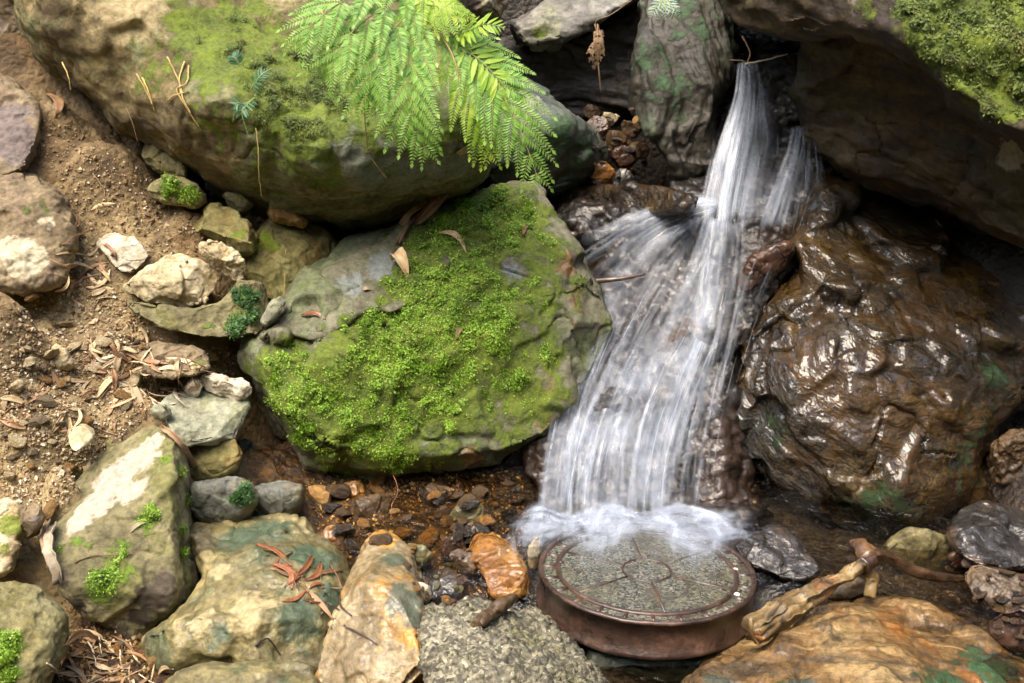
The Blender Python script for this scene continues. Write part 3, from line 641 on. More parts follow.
rock('B2s', 'ledge', None, None,
     [(283, 331), (288, 312), (299, 292), (322, 274), (345, 257), (385, 241), (420, 223), (448, 207), (462, 215), (452, 250), (442, 280), (430, 300), (410, 303), (392, 312), (378, 309), (362, 313), (345, 325), (318, 339), (300, 335)],
     [on2(300, 325, .014), on2(345, 315, .018), on2(385, 300, .016), on2(425, 292, .008), on2(340, 270, .008), on2(400, 240, .004), on2(440, 220, .0), on2(370, 285, .012), on2(455, 250, .0)],
     M['slate_green'], T=0.012, Tb=0.07, R=5, voxel=0.005, amp=0.006, freq=6, chis=(.16, .5), moss=[(440, 240, 44), (425, 280, 46, 1), (395, 285, 24, .8), (345, 322, 14, .6), (380, 300, 14, .6)],
     a1=[(385, 265, 26, .8), (352, 285, 22, .7)], leaf=(5200, 0.0038, M['moss_leaf'], 0.66), parent=_b2, gd=40)
rock('B3', 'boulder', 'smooth dark grey-green boulder sloping down behind the fern tips', 'boulder',
     [(480, 84), (500, 80), (515, 79), (540, 92), (570, 110), (592, 128), (603, 148), (601, 165), (585, 178), (560, 190), (535, 197), (505, 195), (485, 170), (475, 130)],
     [(550, 125, 4.15), (505, 90, 4.35), (560, 188, 4.3), (598, 150, 4.3)], M['slate_dark'], T=0.12, Tb=0.35, R=30, amp=0.012, freq=4, moss=[(560, 130, 26, .7), (585, 150, 20, .6), (540, 150, 25, .5)], a1=[(530, 98, 16, .6), (560, 118, 12, .5)])
rock('B4', 'rock_slab', 'pale grey flat-topped rock slab jutting over a black hollow at the top of the photo', 'slab',
     [(512, 22), (530, 12), (545, 6), (560, -12), (600, -45), (665, -45), (655, -8), (620, 10), (600, 20), (585, 28), (560, 40), (535, 46), (518, 42)],
     [(540, 35, 4.5), (600, 15, 4.55), (600, -30, 4.8)], M['shelf'], T=0.06, Tb=0.3, R=12, amp=0.012, freq=5, strata=((0, 0, 1), 30, 0.012), moss=[(540, 30, 14, .6), (560, 10, 10, .5)])
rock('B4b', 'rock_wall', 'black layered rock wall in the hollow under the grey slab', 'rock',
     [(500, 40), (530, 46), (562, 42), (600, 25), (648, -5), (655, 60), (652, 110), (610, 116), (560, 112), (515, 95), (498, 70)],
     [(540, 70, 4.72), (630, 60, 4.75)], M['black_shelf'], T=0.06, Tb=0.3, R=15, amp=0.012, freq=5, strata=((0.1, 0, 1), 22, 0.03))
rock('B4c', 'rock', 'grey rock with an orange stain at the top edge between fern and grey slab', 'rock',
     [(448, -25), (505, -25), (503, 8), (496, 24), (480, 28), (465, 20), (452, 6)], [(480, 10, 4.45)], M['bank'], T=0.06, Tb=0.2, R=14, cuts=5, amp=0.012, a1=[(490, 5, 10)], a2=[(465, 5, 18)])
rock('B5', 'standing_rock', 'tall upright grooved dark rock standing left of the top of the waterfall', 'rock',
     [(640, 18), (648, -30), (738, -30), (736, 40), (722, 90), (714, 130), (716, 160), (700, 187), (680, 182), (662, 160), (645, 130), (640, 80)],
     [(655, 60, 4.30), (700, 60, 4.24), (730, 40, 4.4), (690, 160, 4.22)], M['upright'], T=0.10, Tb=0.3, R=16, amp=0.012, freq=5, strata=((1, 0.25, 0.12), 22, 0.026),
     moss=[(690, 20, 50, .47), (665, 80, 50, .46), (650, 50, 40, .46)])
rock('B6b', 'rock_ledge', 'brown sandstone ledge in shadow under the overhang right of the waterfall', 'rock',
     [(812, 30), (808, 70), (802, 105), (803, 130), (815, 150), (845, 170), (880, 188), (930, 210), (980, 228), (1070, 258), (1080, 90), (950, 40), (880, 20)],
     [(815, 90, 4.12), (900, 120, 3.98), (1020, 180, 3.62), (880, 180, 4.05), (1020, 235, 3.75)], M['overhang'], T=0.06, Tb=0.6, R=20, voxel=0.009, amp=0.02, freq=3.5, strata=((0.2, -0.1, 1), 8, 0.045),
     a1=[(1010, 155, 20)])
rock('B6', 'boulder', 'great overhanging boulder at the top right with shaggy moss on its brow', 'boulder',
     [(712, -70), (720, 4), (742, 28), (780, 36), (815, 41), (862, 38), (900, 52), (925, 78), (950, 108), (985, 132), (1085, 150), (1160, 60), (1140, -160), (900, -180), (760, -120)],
     [(750, 15, 3.9), (860, 20, 3.58), (950, 70, 3.32), (1030, 110, 3.22), (1000, 0, 3.4), (800, -50, 3.8)], M['overhang'], T=0.08, Tb=0.9, R=26, voxel=0.010, amp=0.03, freq=3, strata=((0.15, -0.2, 1), 8, 0.02),  # pulled forward and built past the view's edge to shade the ochre boulder
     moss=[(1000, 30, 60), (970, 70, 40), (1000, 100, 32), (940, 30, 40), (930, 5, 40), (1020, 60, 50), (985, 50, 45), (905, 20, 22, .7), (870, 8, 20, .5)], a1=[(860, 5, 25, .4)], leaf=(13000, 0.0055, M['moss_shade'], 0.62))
rock('B7', 'boulder', 'big wet shining ochre-brown boulder filling the right side beside the waterfall', 'boulder',
     [(818, 168), (860, 180), (900, 195), (935, 212), (962, 235), (985, 265), (1005, 295), (1030, 325), (1045, 380), (1018, 415), (1000, 432), (990, 455), (985, 480), (965, 505),
      (940, 522), (900, 535), (860, 546), (825, 540), (800, 518), (775, 498), (745, 485), (725, 465), (715, 430), (722, 395), (738, 350), (752, 310), (775, 275), (795, 240), (805, 200)],
     [(830, 190, 4.12), (900, 240, 3.95), (850, 300, 3.66), (835, 330, 3.54), (900, 390, 3.42), (890, 490, 3.30), (860, 535, 3.36), (740, 430, 3.56), (760, 330, 3.68), (985, 330, 3.62), (1005, 410, 3.50), (965, 490, 3.38), (940, 320, 3.62), (800, 460, 3.44), (870, 440, 3.32)],
     M['wet_brown'], T=0.09, Tb=0.6, R=30, gd=45, chis=(0.34, 1.7, .8), cuts=2, cutq=.93, voxel=0.0075, amp=0.022, freq=1.9, ridge=0.004, fine=0.12, strata=((0.35, -0.6, 0.75), 16, 0.017),
     moss=[(870, 505, 70, .46), (975, 460, 60, .46), (790, 440, 40, .46), (1000, 370, 60, .46)], a1=[(840, 325, 30, .8), (770, 350, 22, .5)], a2=[(735, 440, 45), (750, 475, 45), (765, 425, 34, .9), (725, 400, 26), (900, 200, 60, .6), (840, 210, 50, .6)])  # a2 paints shade into the undercut and the overhung top
rock('B8', 'stepped_rock', 'black wet stepped rock that the waterfall runs down', 'rock',
     [(538, 440), (548, 405), (575, 360), (596, 325), (600, 290), (585, 255), (556, 235), (556, 212), (590, 200), (640, 196), (690, 190), (720, 176), (770, 172), (815, 178), (812, 225),
      (795, 265), (772, 300), (748, 360), (735, 420), (740, 470), (772, 510), (762, 535), (700, 540), (600, 535), (548, 525), (532, 485)],
     [(590, 235, 4.05), (700, 218, 4.04), (780, 185, 4.18), (680, 290, 3.88), (640, 340, 3.76), (650, 410, 3.58), (640, 500, 3.34), (560, 500, 3.36), (575, 420, 3.58), (735, 450, 3.50), (760, 320, 3.76), (700, 380, 3.66), (620, 290, 3.95)],
     M['fall_rock'], T=0.05, Tb=0.5, R=20, voxel=0.0085, amp=0.035, freq=4.5, ridge=0.02, strata=((0.1, -0.5, 0.8), 10, 0.03))
rock('B9', 'rock_wall', 'dark wet rock wall behind the upper jet of the waterfall', 'rock',
     [(700, 30), (740, 45), (820, 30), (835, 120), (830, 200), (760, 205), (695, 200), (700, 120)], [(760, 100, 4.55), (800, 180, 4.45)], M['fall_rock'], T=0.03, Tb=0.3, R=20, amp=0.03, freq=5, strata=((0, 0, 1), 10, 0.03))
rock('B8b', 'rock', 'small reddish wet rock sticking out of the cascade beside the ochre boulder', 'rock',
     [(742, 268), (752, 254), (772, 244), (788, 241), (794, 248), (785, 266), (765, 285), (748, 296), (738, 288)], [(765, 265, 3.84)], M['red_wet'], T=0.04, Tb=0.14, R=14, amp=0.01, freq=7)
rock('B8c', 'rock', 'tan-edged wet stone split by white water in the middle of the cascade', 'rock',
     [(648, 352), (660, 334), (685, 322), (702, 320), (712, 330), (705, 350), (690, 368), (660, 375)], [(680, 345, 3.71)], M['brown_stone'], T=0.05, Tb=0.12, R=14, amp=0.01, freq=7, cuts=4)
rock('B8d', 'rock', 'flat amber wet rock at the back left of the cascade', 'rock',
     [(552, 200), (580, 188), (620, 186), (665, 188), (700, 196), (690, 210), (640, 215), (590, 222), (560, 216)], [(590, 195, 4.32), (640, 212, 4.06)], M['wet_brown'], T=0.04, Tb=0.15, R=12, amp=0.015, freq=5)
rock('B8e', 'rock', 'brown wet block under the right edge of the mossy boulder beside the cascade', 'rock',
     [(500, 450), (530, 440), (556, 418), (566, 425), (560, 460), (540, 490), (520, 500), (495, 485)], [(530, 470, 3.56)], M['fall_rock'], T=0.05, Tb=0.2, R=16, amp=0.015, freq=5, cuts=5)

# ------------------------------------------------------------------ rocks on the bank, upper left
rock('L1', 'rock', 'long pale tan angular rock lying on the mossy slab', 'rock',
     [(123, 289), (140, 273), (175, 256), (197, 262), (223, 273), (222, 286), (207, 301), (187, 311), (160, 305)], [(125, 288, 3.58), (170, 270, 3.60), (190, 308, 3.46), (220, 276, 3.58)], M['pale'], T=0.03, Tb=0.12, R=12, amp=0.007, freq=8, cuts=8, voxel=.004, moss=[(215, 280, 14, .6), (180, 292, 10, .5)], smooth=2)
rock('L2', 'rock', 'whitish block of stone half sunk in the earth, leftmost of the pale rocks', 'rock',
     [(97, 246), (106, 238), (124, 231), (138, 237), (150, 249), (141, 264), (126, 273), (106, 263)], [(110, 255, 3.68), (130, 240, 3.75), (130, 270, 3.60)], M['white'], T=0.025, Tb=0.1, R=9, amp=0.006, freq=8, cuts=8, voxel=.004, smooth=2, seed=77)
rock('L3', 'rock_slab', 'flat slab with clumps of dark green moss under the long pale rock', 'slab',
     [(120, 298), (158, 306), (190, 311), (222, 297), (245, 278), (264, 288), (270, 310), (262, 330), (230, 336), (195, 333), (150, 320)], [(160, 315, 3.48), (255, 300, 3.55), (230, 333, 3.47)], M['ledge_pale'], T=0.03, Tb=0.16, R=10, amp=0.01, freq=7, cuts=4,
     moss=[(245, 295, 16), (235, 320, 16), (210, 322, 12, .8), (255, 312, 12, .9)], leaf=(2600, 0.005, M['moss_blue'], 0.45))
rock('L4', 'rock', 'flat-faced olive rock with a yellow-green edge above the long pale rock', 'rock',
     [(190, 213), (212, 203), (240, 212), (263, 230), (259, 246), (248, 258), (225, 246), (195, 232)], [(200, 215, 3.82), (255, 235, 3.74), (230, 245, 3.68)], M['olive'], T=0.03, Tb=0.13, R=8, amp=0.006, freq=7, cuts=6, moss=[(255, 245, 12, .7), (240, 235, 14, .5)], smooth=2)
rock('L5', 'rock', 'big dim olive block wedged under the overhanging boulder', 'rock',
     [(243, 246), (262, 224), (276, 214), (310, 228), (333, 240), (336, 260), (320, 281), (300, 293), (268, 297), (248, 282)], [(280, 225, 3.92), (325, 255, 3.90), (270, 285, 3.72)], M['olive'], T=0.05, Tb=0.22, R=20, amp=0.01, freq=6, cuts=4, moss=[(265, 240, 20, .5)])
rock('L6', 'rock', 'small ochre stone perched under the overhang on top of the dim olive block', 'rock',
     [(268, 212), (282, 196), (298, 202), (310, 216), (303, 226), (285, 222), (272, 220)], [(288, 212, 3.88)], M['ochre'], T=0.03, Tb=0.09, R=10, amp=0.008, freq=9, cuts=6, smooth=2)
rock('L7', 'rock', 'small grey-olive stone in the shadow above the flat olive rock', 'rock', [(222, 198), (232, 190), (248, 191), (254, 203), (245, 211), (228, 208)], [(238, 200, 3.92)], M['mossy_olive'], T=0.03, Tb=0.09, R=10, amp=0.006, cuts=5)
rock('L8', 'rock', 'brown mossy rock embedded in the earth at the foot of the overhang', 'rock', [(140, 150), (150, 136), (172, 143), (186, 162), (188, 180), (172, 178), (150, 168)], [(165, 160, 3.98)], M['mossy_olive'], T=0.04, Tb=0.14, R=14, amp=0.012, freq=6, cuts=4, moss=[(160, 145, 10, .5)])
rock('L9', 'rock', 'low stone with bright moss beside the overhang, between the earth and the flat olive rock', 'rock', [(150, 188), (165, 178), (190, 180), (207, 198), (195, 208), (172, 204), (155, 200)], [(180, 192, 3.88)], M['mossy_olive'], T=0.03, Tb=0.1, R=10, amp=0.008, moss=[(170, 187, 14, .9), (190, 193, 12, .9)], leaf=(900, .0045, M['moss_leaf'], .5))
rock('L10', 'rock', 'knobbly grey-tan lump next to the right end of the long pale rock', 'rock', [(200, 248), (214, 240), (232, 250), (244, 262), (240, 280), (224, 278), (212, 266)], [(222, 260, 3.63)], M['pale'], T=0.03, Tb=0.09, R=12, amp=0.014, freq=12, cuts=3)
rock('L11', 'rock', 'flat brown stone with a mossy right end sunk in the path', 'rock', [(136, 358), (155, 344), (185, 345), (208, 354), (210, 368), (190, 375), (150, 374)], [(170, 347, 3.45), (170, 372, 3.33)], M['bank'], T=0.025, Tb=0.1, R=9, amp=0.008, moss=[(198, 362, 12, .9)])
rock('L12', 'rock', 'small leaf-shaped greenish stone by the left end of the mossy boulder', 'rock', [(262, 320), (270, 304), (280, 298), (284, 306), (276, 318), (266, 326)], [(272, 312, 3.50)], M['block'], T=0.02, Tb=0.05, R=6, amp=0.004, cuts=4)
rock('L13', 'rock_outcrop', 'weathered outcrop with a pale lichen nose at the left edge', 'rock',
     [(-40, 172), (20, 178), (52, 196), (74, 224), (68, 255), (62, 284), (30, 286), (0, 284), (-40, 286)], [(20, 190, 3.72), (50, 240, 3.58), (0, 270, 3.46), (55, 275, 3.52)], M['bank'], T=0.05, Tb=0.25, R=18, amp=0.025, freq=6, ridge=0.01, a1=[(25, 260, 26), (45, 225, 16, .7), (10, 250, 20)], moss=[(38, 215, 22, .6), (20, 190, 15, .5)])
rock('L14', 'rock', 'greyish-mauve rounded rock at the left edge above the lichen outcrop', 'rock',
     [(-40, 82), (8, 78), (28, 96), (40, 122), (38, 150), (25, 172), (0, 178), (-40, 180)], [(5, 95, 4.0), (25, 140, 3.86), (5, 168, 3.78)], M['bank'], T=0.06, Tb=0.2, R=22, amp=0.02, freq=5, a2=[(15, 140, 32), (10, 115, 26, .8)])
rock('L15', 'rock', 'rust-orange rock poking in at the left edge above the gravel', 'rock', [(-40, 312), (0, 322), (14, 342), (8, 364), (-8, 374), (-40, 376)], [(0, 345, 3.30)], M['ochre'], T=0.05, Tb=0.15, R=16, amp=0.015, freq=6)
rock('L16', 'rock', 'brown rock in the very top left corner beside the overhanging boulder', 'rock', [(-40, -30), (18, -30), (24, 10), (32, 36), (20, 46), (-10, 48), (-40, 50)], [(5, 20, 4.45)], M['bank'], T=0.06, Tb=0.25, R=20, amp=0.02, freq=5, a2=[(0, 30, 20, .5)])
rock('L17', 'rock', 'yellow-mossed tan rock at the left edge beside the small triangular stone', 'rock', [(-30, 498), (5, 500), (20, 512), (24, 528), (14, 548), (12, 572), (-30, 585)], [(5, 525, 2.82), (5, 565, 2.72)], M['pale'], T=0.04, Tb=0.15, R=14, amp=0.015, freq=7, moss=[(12, 525, 18, .9), (5, 550, 14, .6)])
rock('L18', 'rock', 'small triangular grey stone leaning between the big pale-topped block and the left edge', 'rock', [(24, 508), (36, 503), (48, 520), (40, 534), (27, 542), (20, 530)], [(34, 522, 2.80)], M['bank'], T=0.03, Tb=0.07, R=8, amp=0.005, cuts=6, smooth=2, a2=[(34, 522, 16, .5)])
rock('L19', 'rock', 'shield-shaped tan stone lying flat in the middle of the gravel path', 'rock', [(70, 432), (80, 425), (96, 428), (90, 440), (74, 450)], [(82, 428, 3.15), (80, 446, 3.06)], M['pale'], T=0.015, Tb=0.04, R=6, amp=0.003, cuts=3)
rock('L20', 'rock', 'pair-knobbed tan stone beside the orange rock at the left of the path', 'rock', [(50, 358), (56, 346), (66, 352), (74, 364), (66, 370), (54, 368)], [(62, 360, 3.32)], M['pale'], T=0.02, Tb=0.05, R=6, amp=0.006, freq=14, cuts=3)

# ------------------------------------------------------------------ stacked blocks and rocks in front, lower left
rock('S1', 'boulder', 'large angular block with a pale crusted top and mossy front at lower left', 'boulder',
     [(150, 423), (170, 434), (183, 450), (190, 480), (190, 520), (187, 560), (203, 573), (192, 592), (168, 612), (142, 638), (122, 637), (98, 622), (70, 598), (58, 578), (50, 556), (46, 535), (62, 508), (78, 482), (105, 455)],
     [(150, 428, 3.08), (100, 500, 2.88), (178, 470, 2.98), (186, 560, 2.86), (62, 575, 2.72), (140, 632, 2.68), (115, 545, 2.72), (150, 540, 2.76), (110, 600, 2.62), (160, 600, 2.74), (70, 530, 2.86)],
     M['ledge_pale'], T=0.03, Tb=0.3, R=6, voxel=0.005, chis=(.18, .8), amp=0.006, freq=6, ridge=0.004, smooth=2, cuts=0, facets=[
         [(150, 428, 3.20), (62, 522, 2.90), (140, 500, 2.90)], [(140, 500, 2.90), (75, 585, 2.70), (150, 595, 2.71)], [(166, 440, 3.00), (190, 500, 3.07), (174, 570, 2.76)],
         [(70, 590, 2.70), (140, 637, 2.75), (160, 596, 2.72)]],
     a1=[(140, 455, 32), (115, 480, 34), (95, 505, 28), (130, 490, 24, .9), (150, 440, 20), (80, 522, 20)], a2=[(75, 605, 20), (90, 622, 18), (118, 634, 18), (150, 600, 24), (165, 585, 22, .8), (140, 620, 18), (58, 580, 16)],  # a2 paints the shadowed lower lip dark
     moss=[(180, 470, 10), (186, 500, 8), (182, 530, 8), (183, 555, 8), (105, 580, 22), (120, 560, 14, .7), (80, 545, 14, .6), (165, 460, 10, .7), (150, 520, 26, .6), (60, 550, 14, .5), (120, 560, 50, .52), (100, 590, 30, .6)], leaf=(3800, .0036, M['moss_leaf'], .6))
rock('S2', 'boulder', 'broad flat damp tan and green boulder lying in front of the pool', 'boulder',
     [(185, 535), (222, 519), (250, 522), (290, 527), (315, 544), (335, 560), (346, 585), (343, 615), (338, 640), (310, 662), (285, 670), (240, 668), (195, 671), (150, 676), (125, 670), (140, 645), (170, 612), (200, 585), (195, 560)],
     [(250, 528, None, .06), (330, 570, None, .02), (240, 600, None, .07), (240, 660, None, -.02), (150, 655, None, -.03), (325, 640, None, -.03), (205, 560, None, .05)],
     M['flat_wet'], T=0.07, Tb=0.25, R=22, cuts=5, voxel=0.006, amp=0.018, freq=4.5, ridge=0.012, a1=[(250, 600, 36, .8), (220, 570, 20, .7), (200, 620, 26, .6)], a2=[(240, 535, 40, .75), (310, 560, 45, .75), (335, 600, 30, .8), (300, 620, 40, .7), (215, 640, 34, .6), (270, 530, 34, .75), (200, 590, 30, .5)])
rock('S3', 'boulder', 'tall grey and rust-orange boulder with a pointed top at the bottom of the photo', 'boulder',
     [(384, 533), (370, 538), (352, 565), (343, 600), (328, 638), (308, 680), (302, 730), (425, 730), (434, 660), (428, 625), (422, 590), (412, 560), (398, 540)],
     [(385, 538, None, .05), (365, 600, None, .06), (400, 600, None, .05), (370, 660, None, .03), (365, 720, None, -.02), (430, 660, None, -.04), (318, 670, None, -.04)],
     M['rust_stone'], T=0.06, Tb=0.25, R=22, cuts=6, cutq=.84, voxel=0.006, amp=0.013, freq=5, a1=[(383, 540, 18, .8), (412, 580, 16, .6), (420, 640, 26, .6), (345, 670, 40, .6), (350, 600, 26, .4)], a2=[(395, 560, 24, .9), (405, 600, 30, .9), (418, 620, 20, .9), (380, 640, 26, .4)])
rock('S4', 'boulder', 'rough speckled pebbly grey boulder in front of the manhole cover', 'boulder',
     [(424, 606), (450, 603), (480, 606), (515, 603), (542, 610), (558, 628), (580, 655), (608, 688), (612, 730), (424, 730), (432, 665), (420, 640)],
     [(500, 612, None, .01), (440, 610, None, .02), (560, 640, None, -.02), (500, 670, None, .03), (440, 690, None, 0), (590, 710, None, -.05)],
     M['conglomerate'], T=0.05, Tb=0.25, R=14, voxel=0.0055, amp=0.022, freq=8, fine=0.45, moss=[(590, 665, 12, .7)])
rock('S5', 'boulder', 'orange and tan banded boulder with green algae at the bottom right', 'boulder',
     [(686, 690), (706, 665), (735, 645), (765, 631), (820, 614), (880, 604), (920, 606), (960, 618), (1000, 640), (1050, 670), (1050, 740), (690, 740)],
     [(880, 608, None, .0), (760, 640, None, -.02), (720, 680, None, -.05), (880, 660, None, .06), (980, 650, None, -.02), (900, 720, None, .0), (1030, 700, None, -.06)],
     M['orange_layered'], T=0.06, Tb=0.3, R=22, cuts=4, voxel=0.006, amp=0.016, freq=5, ridge=0.008, strata=((0.1, -0.6, 0.75), 20, 0.022), moss=[(985, 668, 60, .62), (950, 685, 55, .58), (1015, 650, 40, .5), (780, 690, 40, .46)], a2=[(1000, 665, 26), (720, 690, 26, .9), (800, 685, 26, .7), (960, 625, 10, .7)])
rock('S6', 'rock', 'olive mossy rock in the bottom left corner', 'rock',
     [(-40, 586), (10, 579), (36, 590), (62, 614), (65, 640), (45, 690), (40, 740), (-40, 740)], [(20, 590, None, .18), (55, 625, None, .10), (20, 650, None, .10), (20, 720, None, -.05)], M['mossy_olive'], T=0.05, Tb=0.2, R=18, amp=0.015, freq=5,
     moss=[(5, 650, 28, .9), (15, 670, 20, .7), (0, 625, 16, .5)], leaf=(1500, .0038, M['moss_leaf'], .6))
rock('S7', 'rock', 'low smooth olive-tan rock at the bottom edge below the broad flat boulder', 'rock',
     [(172, 674), (210, 668), (260, 664), (300, 668), (318, 684), (322, 735), (168, 735)], [(240, 672, None, .0), (240, 720, None, -.02)], M['flat_wet'], T=0.04, Tb=0.15, R=14, amp=0.01, freq=6)
rock('K1', 'rock', 'grey-green six-sided block on top of the stack left of the mossy boulder', 'rock',
     [(163, 402), (188, 389), (235, 392), (249, 403), (241, 426), (233, 440), (190, 446), (178, 440), (166, 418)], [(200, 395, 3.34), (245, 405, 3.32), (200, 440, 3.14), (170, 410, 3.26)], M['block'], T=0.02, Tb=0.15, R=7, amp=0.006, freq=6, cuts=5, voxel=.0045, smooth=2)
rock('K2', 'rock', 'shadowed olive-yellow block directly under the grey-green six-sided block', 'rock',
     [(180, 440), (232, 438), (242, 456), (238, 472), (215, 481), (184, 479)], [(210, 460, 3.20)], M['olive'], T=0.03, Tb=0.16, R=10, amp=0.006, cuts=4)
rock('K3', 'rock', 'blue-grey rounded block with a tuft of moss at the bottom of the stack', 'rock',
     [(190, 485), (225, 478), (248, 482), (256, 500), (248, 519), (222, 529), (200, 523), (189, 508)], [(220, 500, 3.08)], M['grey_block'], T=0.05, Tb=0.16, R=16, amp=0.008, cuts=1, moss=[(246, 495, 14, 1)], leaf=(900, .0042, M['moss_blue'], .5))
rock('K4', 'rock', 'plain grey-green block between the stack and the amber pool', 'rock',
     [(247, 492), (278, 484), (302, 487), (301, 508), (281, 525), (255, 526), (246, 510)], [(275, 505, 3.14)], M['grey_block'], T=0.05, Tb=0.16, R=14, amp=0.007, cuts=1)
rock('K5', 'rock', 'bright white quartz lump lying on the six-sided block', 'rock',
     [(205, 388), (200, 378), (212, 371), (226, 377), (244, 380), (251, 390), (242, 398), (216, 393)], [(225, 384, 3.34)], M['white'], T=0.02, Tb=0.06, R=8, amp=0.008, freq=14, cuts=4, smooth=2)
rock('K6', 'rock', 'small white pebble left of the quartz lump', 'rock', [(184, 388), (192, 380), (200, 384), (202, 392), (192, 395)], [(193, 388, 3.34)], M['white'], T=0.015, Tb=0.03, R=5, amp=0.004, freq=14, cuts=4)
rock('K7', 'rock', 'small grey-green stone touching the left corner of the six-sided block', 'rock', [(152, 408), (164, 405), (172, 412), (165, 419), (154, 417)], [(160, 412, 3.2)], M['block'], T=0.015, Tb=0.04, R=5, amp=0.003, cuts=4)
rock('K8', 'rock', 'dark brown block in the shadow behind the stack and under the mossy boulder', 'rock', [(240, 440), (262, 452), (296, 472), (304, 490), (275, 492), (250, 488), (240, 470)], [(265, 470, 3.44)], M['slate_dark'], T=0.04, Tb=0.15, R=12, amp=0.01, cuts=4)

# ------------------------------------------------------------------ stones around the pool and the cover
rock('P1', 'rock', 'shiny wet orange-brown angular rock left of the manhole cover', 'rock',
     [(478, 537), (490, 534), (508, 541), (520, 552), (526, 575), (529, 598), (521, 606), (502, 600), (490, 590), (478, 566), (470, 556)], [(490, 540, None, .02), (520, 560, None, .0), (500, 590, None, -.01), (480, 560, None, .0)], M['amber'], T=0.03, Tb=0.12, R=7, amp=0.006, freq=8, cuts=6, voxel=.0036, smooth=2)
rock('P2', 'rock', 'wet black-brown rock left of the orange-brown angular rock', 'rock', [(428, 590), (434, 573), (450, 568), (466, 586), (470, 606), (446, 612), (428, 606)], [(450, 580, None, .01), (450, 605, None, -.02)], M['black_wet'], T=0.03, Tb=0.1, R=9, amp=0.006, cuts=6, smooth=2)
rock('P3', 'rock', 'flat olive-brown wedge of stone lying on the pebbly grey boulder', 'rock', [(469, 626), (484, 610), (500, 598), (518, 594), (512, 606), (490, 622), (472, 631)], [(495, 608, None, .055), (475, 626, None, .045)], M['brown_stone'], T=0.015, Tb=0.05, R=5, amp=0.004, cuts=3, smooth=2)
rock('P4', 'rock', 'pinkish-white round stone beside the right edge of the rust-orange boulder', 'rock', [(410, 588), (418, 583), (428, 586), (430, 598), (422, 606), (412, 600)], [(420, 594, None, .0)], M['white'], T=0.02, Tb=0.05, R=8, amp=0.004, cuts=4)
rock('P5', 'rock', 'grey-brown broken stone between the orange-brown angular rock and the amber gravel', 'rock', [(448, 562), (455, 550), (470, 550), (478, 566), (476, 580), (462, 576)], [(464, 564, None, -.01)], M['brown_stone'], T=0.03, Tb=0.07, R=8, amp=0.006, cuts=5)
rock('P6', 'rock', 'knobbly pale stone above the right shoulder of the rust-orange boulder', 'rock', [(402, 556), (408, 546), (424, 546), (431, 556), (426, 566), (410, 568)], [(416, 556, None, -.01)], M['flat_wet'], T=0.03, Tb=0.07, R=9, amp=0.01, freq=12)
rock('P7', 'rock', 'orange wedge-shaped stone under the lower lip of the mossy boulder', 'rock', [(335, 498), (342, 486), (356, 482), (366, 490), (362, 500), (350, 507), (338, 508)], [(350, 494, 3.34)], M['amber'], T=0.03, Tb=0.08, R=8, amp=0.006, cuts=5)
rock('P8', 'rock', 'big brown submerged-looking rock in shade at the back of the amber pool', 'rock', [(345, 512), (362, 500), (388, 498), (386, 520), (372, 538), (350, 536), (340, 525)], [(365, 518, 3.24)], M['brown_stone'], T=0.04, Tb=0.12, R=12, amp=0.01, cuts=4)
rock('P9', 'rock', 'brown square-ended stone in the shade below the middle of the mossy boulder', 'rock', [(424, 490), (438, 484), (450, 492), (450, 510), (438, 518), (428, 508)], [(438, 500, 3.36)], M['brown_stone'], T=0.03, Tb=0.09, R=10, amp=0.008, cuts=5)
rock('P10', 'rock', 'mottled grey rock washed by shallow water left of the splash', 'rock', [(452, 512), (465, 502), (482, 506), (484, 520), (470, 530), (455, 526)], [(468, 516, None, .0)], M['flat_wet'], T=0.03, Tb=0.08, R=11, amp=0.006)
rock('P11', 'rock', 'small black wet stone just behind the orange-brown angular rock', 'rock', [(456, 538), (466, 526), (480, 522), (490, 530), (480, 540), (466, 548)], [(472, 536, None, .0)], M['black_wet'], T=0.03, Tb=0.07, R=9, amp=0.006, cuts=4)
rock('P12', 'rock', 'dark red wet stone among the amber gravel', 'rock', [(440, 552), (448, 538), (460, 536), (466, 548), (456, 560), (444, 562)], [(453, 549, None, -.02)], M['red_wet'], T=0.02, Tb=0.06, R=8, amp=0.004, cuts=3)
rock('P13', 'rock', 'round ochre stone at the left end of the amber pool beside the flat boulder', 'rock', [(320, 540), (328, 526), (340, 528), (344, 542), (336, 554), (324, 552)], [(332, 540, None, -.02)], M['amber'], T=0.03, Tb=0.07, R=9, amp=0.006, cuts=5)
rock('P14', 'rock', 'dark shaded block at the back left of the amber pool below the mossy boulder', 'rock', [(302, 490), (320, 486), (330, 490), (328, 512), (310, 520), (301, 508)], [(315, 500, 3.3)], M['ochre'], T=0.03, Tb=0.1, R=10, amp=0.006, cuts=4)
rock('P15', 'rock', 'dark wet block with a brown top just right of the manhole cover', 'rock',
     [(738, 545), (752, 534), (776, 525), (792, 534), (806, 548), (822, 566), (812, 580), (788, 578), (760, 566), (744, 558)], [(760, 536, None, .04), (800, 560, None, .01), (760, 562, None, .01)], M['black_wet'], T=0.03, Tb=0.12, R=8, amp=0.008, cuts=5, smooth=2)
rock('P16', 'rock', 'pale grey stone in the shallow water under the crook of the driftwood', 'rock', [(826, 592), (842, 582), (866, 581), (874, 590), (856, 598), (832, 600)], [(850, 590, None, .0)], M['bank'], T=0.02, Tb=0.06, R=7, amp=0.004, a2=[(840, 592, 12, .6)])
